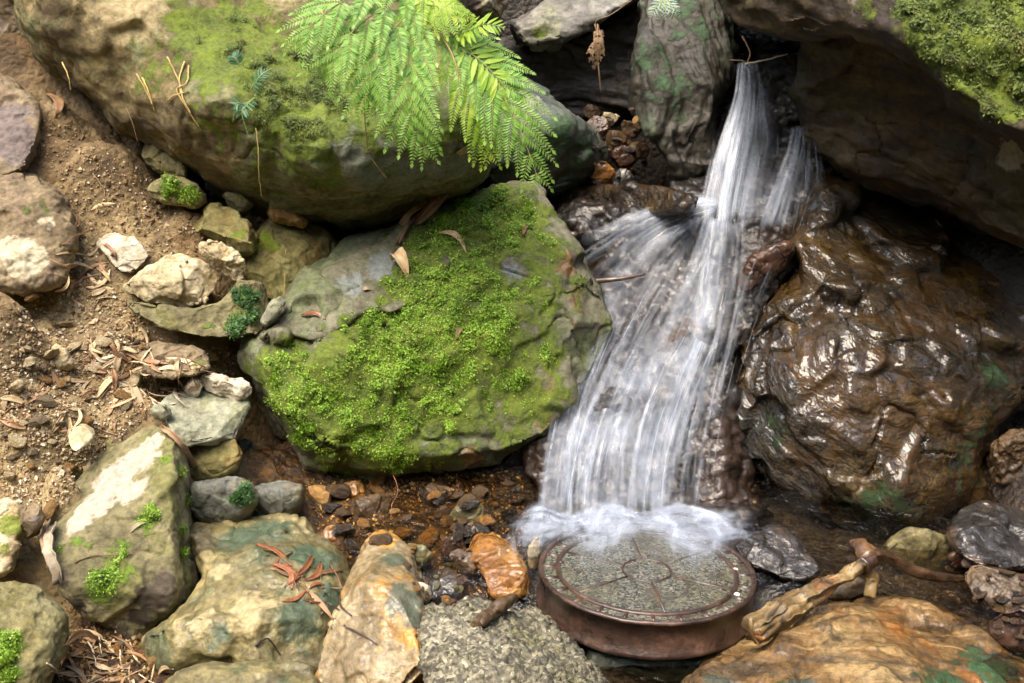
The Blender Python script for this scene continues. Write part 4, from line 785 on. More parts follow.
rock('P17', 'rock', 'rounded black wet rock in the pool at the right edge', 'rock', [(948, 532), (965, 515), (990, 507), (1040, 514), (1040, 562), (1010, 571), (980, 568), (958, 553)], [(985, 522, 3.08), (1000, 560, 2.90), (960, 540, 2.98)], M['black_wet'], T=0.05, Tb=0.2, R=16, amp=0.010, freq=6, ridge=0.01)
rock('P18', 'rock', 'flat brown rock below the rounded black rock at the right edge', 'rock', [(966, 578), (975, 566), (1000, 572), (1045, 578), (1045, 615), (1000, 612), (978, 600)], [(1000, 580, None, .03), (1000, 605, None, -.02)], M['brown_stone'], T=0.03, Tb=0.12, R=9, amp=0.008, cuts=3)
rock('P19', 'rock', 'dark red-brown rock at the right edge above the banded boulder', 'rock', [(990, 625), (1005, 612), (1045, 606), (1045, 672), (1015, 652), (998, 640)], [(1015, 632, None, .02)], M['red_wet'], T=0.03, Tb=0.1, R=10, amp=0.01, cuts=3)
rock('P20', 'rock', 'brown crumpled rock in the corner between the ochre boulder and the black rock', 'rock', [(985, 470), (1000, 440), (1045, 425), (1045, 505), (1010, 508), (990, 495)], [(1015, 470, 3.38)], M['brown_stone'], T=0.05, Tb=0.2, R=12, amp=0.025, freq=9, cuts=5)
rock('P21', 'rock', 'tan boulder lying under the brown pool water at the foot of the ochre boulder', 'rock', [(880, 550), (905, 530), (940, 533), (968, 556), (952, 577), (908, 578)], [(925, 555, None, -.05)], M['flat_wet'], T=0.03, Tb=0.12, R=16, amp=0.006)
rock('P22', 'rock', 'dark rock in shadow supporting the front of the manhole cover', 'rock', [(585, 652), (620, 656), (680, 664), (712, 655), (720, 735), (600, 735)], [(650, 672, None, -.16)], M['slate_dark'], T=0.03, Tb=0.15, R=10, amp=0.01)
rock('P23', 'rock', 'small wet red stone in the pool beside the black rock', 'rock', [(948, 558), (956, 552), (966, 556), (966, 566), (954, 570)], [(957, 561, None, -.03)], M['red_wet'], T=0.015, Tb=0.04, R=6, amp=0.003)
rock('P24', 'rock', 'small tan stone standing on edge between the orange-brown rock and the cover', 'rock', [(529, 548), (536, 536), (541, 545), (538, 562), (532, 572)], [(535, 554, None, -.02)], M['pale'], T=0.01, Tb=0.03, R=4, amp=0.003)
for i, (x, y, r, m, w) in enumerate([(598, 126, 12, 'red_wet', 'reddish'), (614, 140, 14, 'brown_stone', 'mauve-brown'), (625, 158, 15, 'red_wet', 'wedge-shaped dark red'), (600, 172, 14, 'amber', 'wet amber'), (585, 140, 8, 'pale', 'pale round'),
                                 (632, 128, 10, 'brown_stone', 'dark brown'), (610, 118, 8, 'pale', 'small tan'), (622, 180, 12, 'black_wet', 'black'), (640, 150, 9, 'brown_stone', 'upright brown'), (592, 112, 9, 'brown_stone', 'dim brown')]):
    a = np.linspace(0, 2 * math.pi, 8)[:-1] + i; k = np.random.RandomState(i).uniform(.75, 1.15, 7)
    rock('N%d' % i, 'rock', w + ' stone in the dark niche left of the tall upright rock', 'rock', [(x + r * c * math.cos(t), y + r * .8 * c * math.sin(t)) for t, c in zip(a, k)], [(x, y, 4.62 - (y - 112) * 0.0045)], M[m], T=.02, Tb=.08, R=r * .6, amp=.005, cuts=5, smooth=2)
# ------------------------------------------------------------------ loose things lying on the surfaces
bpy.context.view_layer.update()
DG = bpy.context.evaluated_depsgraph_get()
def hit(px, py):
    d = ray(px, py); d = d / np.linalg.norm(d)
    ok, loc, nor, _, ob, _ = SC.ray_cast(DG, Vector(CAM), Vector(d))
    if not ok: return None
    if nor.dot(Vector(d)) > 0: nor = -nor
    return np.array(loc), np.array(nor), ob
def stone_mesh(name, seed, mat, flat=0.7):
    rs = np.random.RandomState(seed); bm = bmesh.new(); bmesh.ops.create_icosphere(bm, subdivisions=4, radius=1.0)
    V = np.array([v.co for v in bm.verts])
    for _ in range(9):
        d = rs.normal(size=3); d /= np.linalg.norm(d); V = V - d * np.maximum(V @ d - rs.uniform(.5, .85), 0)[:, None] * .95
    V = V * np.array([1.15, .9, flat]) * (1 + .08 * fbm(V * 2.2 + seed, 3))[:, None]
    for v, c in zip(bm.verts, V): v.co = c
    me = bm_mesh(name, bm, mat); me.update(); return me
def pebble_set(n, poly, size, mats, label, group, seed, sink=.25):
    rs = np.random.RandomState(seed); poly = np.array(poly, float); lo, hi = poly.min(0), poly.max(0)
    ms = [stone_mesh('pebble', seed * 31 + k, M[mats[k % len(mats)]], rs.uniform(.5, .85)) for k in range(8)]; k = 0
    while k < n:
        p = rs.uniform(lo, hi)
        if not inside(p[None], poly)[0]: continue
        h = hit(*p); k += 1
        if h is None: continue
        s = size[0] + (size[1] - size[0]) * rs.rand() ** 2.2
        o = link('pebble', ms[rs.randint(8)], None, h[0] + h[1] * s * (.5 - sink)); o.scale = (s, s * rs.uniform(.75, 1.1), s * rs.uniform(.7, 1.0)); o.rotation_euler = tuple(rs.uniform(-.5, .5, 2)) + (rs.uniform(0, 6.28),)
        tag(o, label, 'pebble', group)
BANK = [(45, 110), (110, 150), (185, 200), (210, 250), (130, 300), (165, 340), (210, 350), (235, 375), (170, 400), (120, 440), (60, 510), (0, 490), (0, 300), (60, 290), (80, 220), (40, 150)]
PATH = [(20, 290), (110, 290), (165, 340), (235, 350), (235, 375), (160, 400), (120, 440), (60, 510), (0, 500), (0, 380), (15, 340)]
pebble_set(30, BANK, (.005, .016), ['pale', 'bank', 'ochre'], 'small pale pebble lying loose on the brown earth bank', 'pale pebbles on the earth bank', 3)
pebble_set(80, PATH, (.006, .036), ['pale', 'bank', 'ochre', 'pale'], 'small pale pebble lying loose on the brown earth bank', 'pale pebbles on the earth bank', 4)
pebble_set(16, [(395, 492), (530, 482), (540, 520), (470, 545), (420, 530)], (.020, .042), ['black_wet', 'brown_stone', 'red_wet', 'fall_rock'], 'dark wet cobble in the shallows between the mossy boulder and the splash', 'wet cobbles by the splash', 10)
pebble_set(64, [(305, 500), (340, 480), (480, 480), (500, 500), (470, 545), (430, 560), (395, 535), (350, 560), (325, 545)], (.007, .042), ['amber', 'amber', 'brown_stone', 'ochre', 'black_wet'], 'small wet amber pebble in the shallow water under the mossy boulder', 'amber pebbles in the pool', 5)
pebble_set(38, [(400, 560), (440, 530), (480, 530), (470, 560), (475, 610), (420, 612)], (.006, .018), ['brown_stone', 'flat_wet', 'amber', 'red_wet'], 'small wet brown pebble beside the orange-brown angular rock', 'brown pebbles by the wet rocks', 6)
pebble_set(30, [(940, 560), (1024, 560), (1024, 650), (985, 630), (960, 600)], (.008, .026), ['brown_stone', 'red_wet', 'black_wet'], 'small dark wet pebble at the right edge of the pool', 'dark pebbles by the right pool', 7)
pebble_set(22, [(66, 640), (140, 645), (180, 670), (60, 683)], (.006, .02), ['ochre', 'amber', 'bank'], 'small ochre pebble in the leaf litter at the bottom left', 'ochre pebbles in the litter', 8)

pebble_set(20, [(590, 110), (640, 105), (645, 165), (620, 185), (590, 180)], (.012, .03), ['red_wet', 'brown_stone', 'black_wet', 'ochre'], 'small dark reddish pebble heaped in the niche left of the upright rock', 'reddish pebbles in the niche', 9)

def gravel(name, n, poly, size, mat, label, seed):
    rs = np.random.RandomState(seed); poly = np.array(poly, float); lo, hi = poly.min(0), poly.max(0); V, F = [], []
    base = np.array([(0, 0, 1), (1, 0, 0), (0, 1, 0), (-1, 0, 0), (0, -1, 0), (0, 0, -1)], float); fa = np.array([(0, 1, 2), (0, 2, 3), (0, 3, 4), (0, 4, 1), (5, 2, 1), (5, 3, 2), (5, 4, 3), (5, 1, 4)])
    q = rs.uniform(lo, hi, (n * 3, 2)); q = q[inside(q, poly)][:n]
    for p in q:
        h = hit(*p)
        if h is None or h[2].name != 'ground': continue
        s = size[0] + (size[1] - size[0]) * rs.rand() ** 2.5; R = np.linalg.qr(rs.normal(size=(3, 3)))[0]
        V.append((base * rs.uniform(.6, 1.1, (6, 1)) * np.array([1.2, .9, .7]) * s) @ R + h[0] + h[1] * s * .2); F.append(fa + 6 * (len(V) - 1))
    tag(link(name, mesh_arrays(name, np.vstack(V), np.vstack(F), mat, False)), label, 'gravel', kind='stuff')
def crumb_mat(name, stops):
    t = NT(name); g = t.n('ShaderNodeNewGeometry'); col = t.ramp(g.outputs['Random Per Island'], stops); n = t.noise(t.coord(), 120, 4, .6)
    col = t.mix(1.0, col, t.ramp(n, [(.3, .65), (.7, 1.3)]), 'MULTIPLY'); return t.done(t.bsdf(col, .8))
gravel('gravel', 3600, BANK, (.002, .0085), crumb_mat('bank_gravel', [(0, (.15, .095, .045)), (.4, (.26, .18, .095)), (.7, (.36, .28, .165)), (1, (.5, .43, .31))]), 'loose tan grit and crumbs of stone over the earth bank', 12)
gravel('gravel', 3600, PATH, (.002, .0105), crumb_mat('path_gravel', [(0, (.16, .10, .05)), (.4, (.30, .215, .12)), (.7, (.44, .35, .22)), (1, (.60, .54, .42))]), 'pale dry grit and stone chips on the trodden path', 15)
gravel('gravel', 2200, [(300, 480), (520, 470), (540, 560), (470, 620), (400, 560), (330, 560)], (.003, .010), crumb_mat('pool_gravel', [(0, (.03, .015, .006)), (.45, (.13, .06, .015)), (.75, (.30, .16, .035)), (1, (.48, .30, .09))]), 'wet amber grit on the bed of the shaded pool', 13)
gravel('gravel', 500, BANK, (.005, .016), crumb_mat('clods', [(0, (.08, .045, .02)), (.5, (.20, .13, .065)), (.8, (.30, .21, .115)), (1, (.42, .34, .22))]), 'crumbly clods of earth over the bank', 16)
gravel('gravel', 1300, [(60, 600), (190, 530), (215, 600), (150, 683), (40, 683)], (.003, .012), crumb_mat('corner_gravel', [(0, (.05, .03, .012)), (.5, (.16, .095, .03)), (.8, (.30, .19, .06)), (1, (.42, .33, .18))]), 'ochre grit between the bottom left rocks', 17)
gravel('gravel', 900, [(870, 540), (1024, 500), (1024, 660), (960, 610), (880, 600)], (.003, .012), crumb_mat('dark_gravel', [(0, (.02, .012, .008)), (.6, (.08, .05, .03)), (1, (.2, .13, .08))]), 'dark wet grit on the bed of the right pool', 14)

def leaf_between(name, a, b, wpx, mat, label, cat='leaf', group=None, bend=.12, curl=.25, lift=.004, seed=0, thick=False):
    """a narrow leaf or strip of bark from one point on a surface to another"""
    ha, hb = hit(*a), hit(*b)
    if ha is None or hb is None: return
    A, B = ha[0] + ha[1] * lift, hb[0] + hb[1] * lift; N = ha[1] + hb[1]; N /= np.linalg.norm(N)
    if np.linalg.norm(B - A) > 0.35: return
    mid = hit((a[0] + b[0]) / 2, (a[1] + b[1]) / 2)
    rs = np.random.RandomState(seed + int(a[0] * 7 + a[1])); L = np.linalg.norm(B - A); T = (B - A) / L; S = np.cross(N, T); w = wpx * A[1] / FPX / 2; n, m = 14, 5; V = []
    M_ = mid[0] + mid[1] * lift if mid is not None and np.linalg.norm(mid[0] - (A + B) / 2) < .6 * L else (A + B) / 2
    for i in range(n):
        f = i / (n - 1); c = A * (1 - f) ** 2 + (2 * M_ - (A + B) / 2) * 2 * f * (1 - f) + B * f * f + S * bend * L * math.sin(math.pi * f) + N * curl * w * 2 * math.sin(math.pi * f * 1.3) * rs.uniform(.8, 1.2)
        ww = w * (max(.06, math.sin(math.pi * f ** .8)) ** .75 if not thick else .8 + .4 * rs.rand())
        for j in range(m):
            g = j / (m - 1) * 2 - 1; V.append(c + S * ww * g + N * (curl * w * (g * g) * 1.2 + .0006 * rs.normal()))
    F = [(i * m + j, i * m + j + 1, (i + 1) * m + j + 1, (i + 1) * m + j) for i in range(n - 1) for j in range(m - 1)]
    V = np.array(V); me = mesh_arrays(name, V - A, np.array(F), mat, True); o = link(name, me, None, A)
    md = o.modifiers.new('thickness', 'SOLIDIFY'); md.thickness = .003 if thick else .0012; md.offset = 0
    return tag(o, label, cat, group)
def twig_between(name, pts, r, mat, label, group=None, lift=.003, cat='twig', Y=None):
    P = []
    for p in pts:
        if len(p) == 3: P.append(PY(*p)); continue
        h = hit(*p)
        if h is None: return
        P.append(h[0] + h[1] * (lift + r))
    P = spline(np.array(P), 8 * len(P)); A = P[0].copy()
    if np.linalg.norm(np.diff(P, axis=0), axis=1).max() > .12: return
    P = P + .0015 * np.stack([fbm(P * 60 + k, 2) for k in range(3)], 1)
    return tag(link(name, tube_mesh(name, P - A, np.linspace(r, r * .55, len(P)), mat, 6), None, A), label, cat, group)
# scattered gum leaves and twigs
rsL = np.random.RandomState(21)
def scatter_leaves(n, poly, lpx, wpx, mats, label, group, seed, tw=False):
    rs = np.random.RandomState(seed); poly = np.array(poly, float); k = 0
    while k < n:
        p = rs.uniform(poly.min(0), poly.max(0))
        if not inside(p[None], poly)[0]: continue
        k += 1; a = rs.uniform(0, 6.28); L = rs.uniform(*lpx) / 2; d = np.array([math.cos(a), math.sin(a) * .75]) * L; m = M[mats[rs.randint(len(mats))]]
        if tw: twig_between('twig', [tuple(p - d), tuple(p + rs.normal(size=2) * 2), tuple(p + d)], rs.uniform(.0012, .003), m, label, group)
        else: leaf_between('dry_leaf', tuple(p - d), tuple(p + d), rs.uniform(*wpx), m, label, 'leaf', group, rs.uniform(-.2, .2), rs.uniform(-.3, .5), seed=k)
LIT = [(60, 175), (110, 190), (110, 270), (130, 330), (160, 340), (230, 370), (170, 400), (120, 430), (0, 440), (0, 400), (80, 340), (50, 300), (75, 230)]
scatter_leaves(70, LIT, (14, 40), (3, 7), ['leaf_tan', 'leaf_tan', 'leaf_brown'], 'narrow dry leaf fallen on the earth bank', 'dry leaves on the earth bank', 31)
scatter_leaves(52, [(85, 335), (150, 330), (200, 375), (190, 400), (120, 420), (95, 390)], (14, 38), (3, 7), ['leaf_tan', 'leaf_tan', 'bark', 'leaf_brown'], 'narrow dry leaf fallen on the earth bank', 'dry leaves on the earth bank', 32)
scatter_leaves(36, [(62, 640), (100, 630), (140, 645), (165, 683), (45, 683)], (14, 40), (3, 8), ['leaf_tan', 'leaf_brown', 'leaf_brown', 'twig'], 'dry leaf in the litter heap between the bottom left rocks', 'leaf litter at the bottom left', 33)
scatter_leaves(34, LIT, (14, 45), (2, 4), ['twig', 'twig', 'bark_brown'], 'thin dry twig lying on the earth bank', 'twigs on the earth bank', 34, True)
scatter_leaves(18, [(62, 640), (100, 630), (140, 645), (165, 683), (45, 683)], (18, 44), (2, 4), ['twig', 'bark'], 'thin dry twig in the litter heap at the bottom left', 'twigs in the bottom left litter', 35, True)
scatter_leaves(12, [(265, 560), (335, 560), (330, 605), (280, 600)], (14, 34), (4, 8), ['leaf_red', 'leaf_red', 'leaf_brown'], 'wet reddish leaf stuck on the broad flat damp boulder', 'wet leaves on the flat boulder', 36)
scatter_leaves(12, [(265, 550), (335, 550), (340, 610), (280, 600)], (16, 44), (2, 4), ['twig_dark', 'twig', 'leaf_red'], 'thin wet twig stuck on the broad flat damp boulder', 'wet twigs on the flat boulder', 37, True)
LB = lambda *a, **k: leaf_between('dry_leaf', *a, **k)
LB((96, 400), (132, 368), 9, M['leaf_tan'], 'longest pale curved leaf on the path above the pale-topped block', bend=.14)
LB((116, 373), (122, 352), 8, M['leaf_tan'], 'pale upright-pointing leaf beside the long curved leaf on the path')
LB((133, 385), (146, 410), 11, M['leaf_tan'], 'broad tan leaf on the path left of the six-sided block', bend=-.05)
LB((0, 398), (28, 406), 7, M['leaf_tan'], 'pale leaf at the left edge of the path, lying level')
LB((46, 95), (56, 118), 9, M['leaf_brown'], 'triangular brown leaf standing at the foot of the overhanging boulder')
LB((256, 547), (292, 567), 11, M['leaf_red'], 'largest red-brown leaf on the broad flat damp boulder', bend=.1)
LB((272, 566), (300, 584), 9, M['leaf_red'], 'dark red leaf below the largest red-brown leaf on the flat boulder')
LB((308, 592), (334, 619), 6, M['leaf_brown'], 'straight brown leaf pointing down to the right on the flat boulder', bend=0)
LB((441, 234), (466, 253), 6, M['leaf_tan'], 'curved tan leaf on the moss near the top of the mossy boulder', bend=.22, curl=.6)
LB((301, 316), (326, 320), 6, M['leaf_red'], 'thin red-brown leaf on the bare left shelf of the mossy boulder', bend=.15)
LB((455, 153), (469, 146), 9, M['leaf_tan'], 'small pale oval leaf on the overhanging boulder below the fern', bend=0)
LB((363, 291), (371, 290), 5, M['leaf_tan'], 'tiny pale leaf scrap on the bare shelf of the mossy boulder')
LB((392, 262), (408, 276), 14, M['leaf_tan'], 'crumpled tan leaf in the middle of the mossy boulder', bend=.1, curl=1.0)
LB((456, 340), (464, 326), 5, M['leaf_brown'], 'small brown leaf caught in the thick moss of the mossy boulder')
LB((522, 236), (528, 226), 5, M['leaf_brown'], 'small brown leaf near the upper right edge of the mossy boulder')
LB((64, 645), (106, 648), 11, M['leaf_brown'], 'broad mauve-brown leaf on top of the bottom left litter heap', bend=.15)
LB((158, 676), (174, 668), 7, M['leaf_tan'], 'orange-tan curved leaf beside the low smooth rock at the bottom edge', bend=.3)
LB((131, 532), (146, 522), 4, M['bark'], 'small white splinter on the front of the pale-topped block')
for k, (a, b) in enumerate([((398, 245), (425, 205)), ((405, 238), (440, 195)), ((396, 248), (412, 212)), ((415, 225), (450, 192)), ((388, 225), (418, 208)), ((425, 215), (455, 188)), ((402, 226), (428, 200))]):
    leaf_between('bark_strip', a, b, [9, 7, 6, 8, 5, 6, 7][k], M[['bark_brown', 'leaf_red', 'leaf_brown', 'bark_brown', 'leaf_red', 'twig', 'leaf_brown'][k]], 'brown strip of bark wedged between the mossy boulder and the overhang', 'bark', 'bark strips in the cleft', bend=.05, curl=.5, thick=k % 2 == 0)
leaf_between('bark_strip', (58, 526), (60, 580), 15, M['bark'], 'pale peeling strip of bark hanging over the left end of the pale-topped block', 'bark', bend=.03, curl=.7, lift=.012, thick=True)
leaf_between('bark_strip', (52, 524), (54, 566), 7, M['bark_brown'], 'thin tan strip of bark beside the pale peeling strip', 'bark', bend=-.03, curl=.7, lift=.012, thick=True)
leaf_between('bark_strip', (163, 432), (196, 464), 11, M['bark_brown'], 'brown splintered piece of bark at the top of the pale-topped block', 'bark', bend=.05, curl=.6, lift=.012, thick=True)
TW = lambda pts, r, m, lab, **k: twig_between('twig', pts, r, M[m], lab, **k)
TW([(75, 562), (95, 556), (115, 557), (135, 554)], .002, 'twig', 'thin bent twig across the mossy front of the pale-topped block')
TW([(255, 645), (268, 640), (280, 655)], .003, 'twig_dark', 'short dark twig on the lower edge of the flat boulder')
TW([(345, 625), (362, 635), (378, 645)], .003, 'twig_dark', 'dark wet twig on the rust-orange boulder')
TW([(338, 596), (343, 608), (352, 616)], .004, 'twig_dark', 'shiny blue-black twig in the gap beside the rust-orange boulder')
TW([(595, 281, 3.90), (618, 279, 3.88), (645, 274, 3.90)], .011, 'twig_dark', 'short wet dark stick jammed across the left of the cascade', cat='stick')
TW([(742, 36, 4.30), (750, 52, 4.28), (746, 66, 4.28)], .004, 'twig', 'pale twig standing at the lip of the upper waterfall')
TW([(745, 64, 4.27), (765, 60, 4.27), (788, 54, 4.30)], .004, 'bark', 'pale forked twig lying across the lip of the upper waterfall')
TW([(730, 60, 4.30), (745, 62, 4.28), (752, 74, 4.27)], .003, 'twig', 'short bent twig in the water at the lip of the upper waterfall')
for k, p in enumerate([[(168, 58), (175, 72), (182, 88), (184, 100)], [(186, 62), (180, 80), (184, 98), (192, 112)], [(190, 66), (188, 84), (178, 90), (186, 104), (200, 126)], [(138, 74), (146, 88), (154, 104)], [(144, 78), (150, 92), (156, 110)], [(170, 100), (176, 96), (190, 92)]]):
    twig_between('root', p, .0032, M['root'], 'yellowish root trailing down the mossy face of the overhanging boulder', 'roots on the overhanging boulder', cat='root')
twig_between('root', [(256, 128, 3.50), (258, 150, 3.48), (259, 175, 3.48), (262, 198, 3.5)], .0016, M['root'], 'hair-thin root hanging free below the tiny blue-green fern', cat='root')
twig_between('root', [(364, 100, 3.50), (366, 130, 3.49), (370, 155, 3.49), (388, 180, 3.5)], .0022, M['twig'], 'long thin dry stem hanging below the fern on the overhanging boulder', cat='root')
twig_between('root', [(62, 62, 3.84), (68, 76, 3.80), (71, 90, 3.80)], .0025, M['root'], 'short root hanging from the far left rim of the overhanging boulder', cat='root')
twig_between('root', [(126, 108, 3.74), (132, 122, 3.72), (138, 142, 3.72)], .0022, M['twig'], 'thin root dangling under the left half of the overhanging boulder', cat='root')
TW([(286, 250), (285, 275), (285, 296)], .0012, 'root', 'fine root hanging in front of the dim olive block')
twig_between('twig', [(393, 475, 3.36), (398, 490, 3.30), (392, 505, 3.27), (391, 520, 3.22)], .0014, M['leaf_red'], 'thin red-brown stem curling down from the bottom of the mossy boulder')
twig_between('twig', [(240, 420), (236, 440), (243, 458), (246, 478)], .0022, M['twig_dark'], 'dark root running down behind the stack of blocks')
# ------------------------------------------------------------------ the round iron cover with its stone infill
def build_cover():
    c = PZ(646, 570, 0.012); Rr, H = 0.308, 0.112
    t = empty('manhole_cover', (c[0], c[1], .012 - H), 'round rusty iron manhole cover filled with speckled concrete, lying under the waterfall', 'manhole cover')
    t.rotation_euler = (rad(-4.6), rad(1.0), rad(-7))
    def lathe(prof, n=180):
        a = np.arange(n) * 2 * math.pi / n; pr = np.array(prof); m = len(pr)
        V = np.stack([pr[:, 0][:, None] * np.cos(a), pr[:, 0][:, None] * np.sin(a), np.repeat(pr[:, 1][:, None], n, 1)], -1)
        V = V.reshape(-1, 3)
        i = np.arange(m - 1)[:, None] * n; j = np.arange(n)[None]; k = (j + 1) % n
        F = np.stack([i + j, i + k, i + n + k, i + n + j], -1).reshape(-1, 4)
        return V, F
    def wobble(V, am=0.0018):
        return V + am * np.stack([fbm(V * 22 + 3 * k, 3) for k in range(3)], 1)
    body = [(Rr - 0.03, 0), (Rr - 0.002, 0.0), (Rr + 0.004, 0.006), (Rr + 0.004, 0.016), (Rr - 0.002, 0.022), (Rr - 0.002, 0.06), (Rr - 0.001, 0.10), (Rr, H - 0.012), (Rr + 0.003, H - 0.006),
            (Rr + 0.001, H), (Rr - 0.009, H), (Rr - 0.012, H - 0.004), (Rr - 0.013, H - 0.02)]
    V1, F1 = lathe(body)
    ring = [(0.262, H - 0.02), (0.262, H - 0.004), (0.259, H - 0.0005), (0.250, H - 0.0005), (0.247, H - 0.004), (0.247, H - 0.02)]
    V2, F2 = lathe(ring)
    link('rim', mesh_arrays('rim', wobble(V1), F1, M['rust']), t)
    link('inner_ring', mesh_arrays('inner_ring', wobble(V2, .001), F2, M['rust']), t)
    hub = [(0.066, H - 0.02), (0.066, H - 0.005), (0.0675, H - 0.0025), (0.0715, H - 0.0025), (0.073, H - 0.005), (0.073, H - 0.02)]
    V3, F3 = lathe(hub, 72); link('hub_ring', mesh_arrays('hub_ring', wobble(V3, .0008), F3, M['rust']), t)
    def bar(r0, r1, ang, w, z0, z1, nm, w1=None):
        w1 = w1 or w
        bm = bmesh.new(); d = Vector((math.cos(ang), math.sin(ang), 0)); s = Vector((-d.y, d.x, 0))
        lo = [d * r0 + s * w, d * r0 - s * w, d * r1 - s * w1, d * r1 + s * w1]
        a = [bm.verts.new(p + Vector((0, 0, z0))) for p in lo]; b = [bm.verts.new(p + Vector((0, 0, z1))) for p in lo]
        bm.faces.new(b[::-1])
        for i in range(4): bm.faces.new((a[i], a[(i + 1) % 4], b[(i + 1) % 4], b[i]))
        bmesh.ops.recalc_face_normals(bm, faces=bm.faces[:])
        bmesh.ops.bevel(bm, geom=[e for e in bm.edges if all(v.co.z > z1 - 1e-5 for v in e.verts)], offset=0.0012, segments=2, affect='EDGES')
        link(nm, bm_mesh(nm, bm, M['rust']), t)
    for k in range(6):
        bar(0.072, 0.249, rad(-78 + 60 * k), 0.0026, H - 0.02, H - 0.0032, 'spoke', 0.0042)
    for k in range(24):
        bar(0.260, Rr - 0.010, rad(4 + 15 * k), 0.0045, H - 0.02, H - 0.0022, 'pocket_divider')
    def disc(r0, r1, z, nm, am):
        nr, na = 34, 140
        rr = np.linspace(r0, r1, nr); aa = np.arange(na) * 2 * math.pi / na
        V = np.stack([rr[:, None] * np.cos(aa), rr[:, None] * np.sin(aa), np.full((nr, na), z)], -1).reshape(-1, 3)
        V[:, 2] += am * fbm(V * 30, 3) + am * 0.5 * fbm(V * 140, 2)
        i = np.arange(nr - 1)[:, None] * na; j = np.arange(na)[None]; k = (j + 1) % na
        F = np.stack([i + j, i + na + j, i + na + k, i + k], -1).reshape(-1, 4)
        link(nm, mesh_arrays(nm, V, F, M['concrete']), t)
    disc(0.0015, 0.0668, H - 0.0055, 'hub_infill', 0.0010)
    disc(0.0722, 0.2485, H - 0.0055, 'infill', 0.0012)
    disc(0.2605, Rr - 0.0115, H - 0.0075, 'pocket_infill', 0.0012)
    for (px, py, lbl) in ((560, 567, 'M'), (736, 600, 'M'), (735, 571, 'M')):
        p = PZ(px, py, 0.0); q = Matrix.Rotation(rad(7), 4, 'Z') @ Vector((p[0] - c[0], p[1] - c[1], 0))
        V, F = lathe([(0.0001, H + 0.0022), (0.006, H + 0.002), (0.008, H), (0.008, H - 0.008)], 20)
        V = V + np.array([q.x, q.y, -0.002]); link('lifting_pin', mesh_arrays('lifting_pin', V, F, M['pin'] if px > 600 else M['rust']), t)
build_cover()

# ------------------------------------------------------------------ driftwood
def build_log():
    pts = [PZ(752, 632, .035), PZ(778, 615, .05), PZ(805, 598, .065), PZ(835, 582, .08), PZ(858, 568, .095), PZ(874, 552, .10)]
    P = spline(pts, 60); k = np.linspace(0, 1, 60)
    R = 0.027 + 0.009 * np.sin(k * 5 + 1) - 0.006 * k
    t = empty('driftwood_log', tuple(pts[0]), 'short mottled yellow driftwood log with a forked end, right of the manhole cover', 'log')
    def tubeo(nm, P, R, mat, n, am):
        V, F = tube_arrays(P, R, n); ax = P[-1] - P[0]; ax = ax / np.linalg.norm(ax); al = (V @ ax)[:, None] * ax; q_ = (V - al) * 55 + al * 7
        V = V + am * np.stack([fbm(q_ + 4 * i, 4) for i in range(3)], 1) + am * 0.7 * np.stack([fbm(V * 16 + 9 * i, 3) for i in range(3)], 1) - np.array(pts[0])
        me = bpy.data.meshes.new(nm); me.from_pydata([tuple(v) for v in V], [], [tuple(dict.fromkeys(f)) for f in F]); me.materials.append(mat)
        me.polygons.foreach_set('use_smooth', np.full(len(me.polygons), True)); return link(nm, me, t)
    tubeo('trunk', P, R, M['log'], 48, 0.013)
    B = spline([PZ(862, 566, .10), PZ(876, 556, .11), PZ(892, 560, .08), PZ(915, 572, .04), PZ(940, 577, .015), PZ(962, 580, -.01)], 50)
    tubeo('branch', B, np.linspace(0.024, 0.010, 50), M['brown_log'], 16, 0.006)
    S = spline([PZ(866, 566, .09), PZ(872, 580, .05), PZ(870, 597, .01)], 24)
    tubeo('stub', S, np.linspace(0.020, 0.014, 24), M['log'], 14, 0.006)
    E = spline([PZ(868, 560, .11), PZ(860, 546, .12), PZ(852, 541, .12)], 14)
    tubeo('knot', E, np.linspace(0.03, 0.012, 14), M['brown_log'], 14, 0.007)
M['brown_log'] = plain('wet_brown_wood', [(0.025, 0.012, 0.006), (0.07, 0.036, 0.016), (0.14, 0.078, 0.036)], 18, 0.55, 0.6, wet=0.7)
build_log()

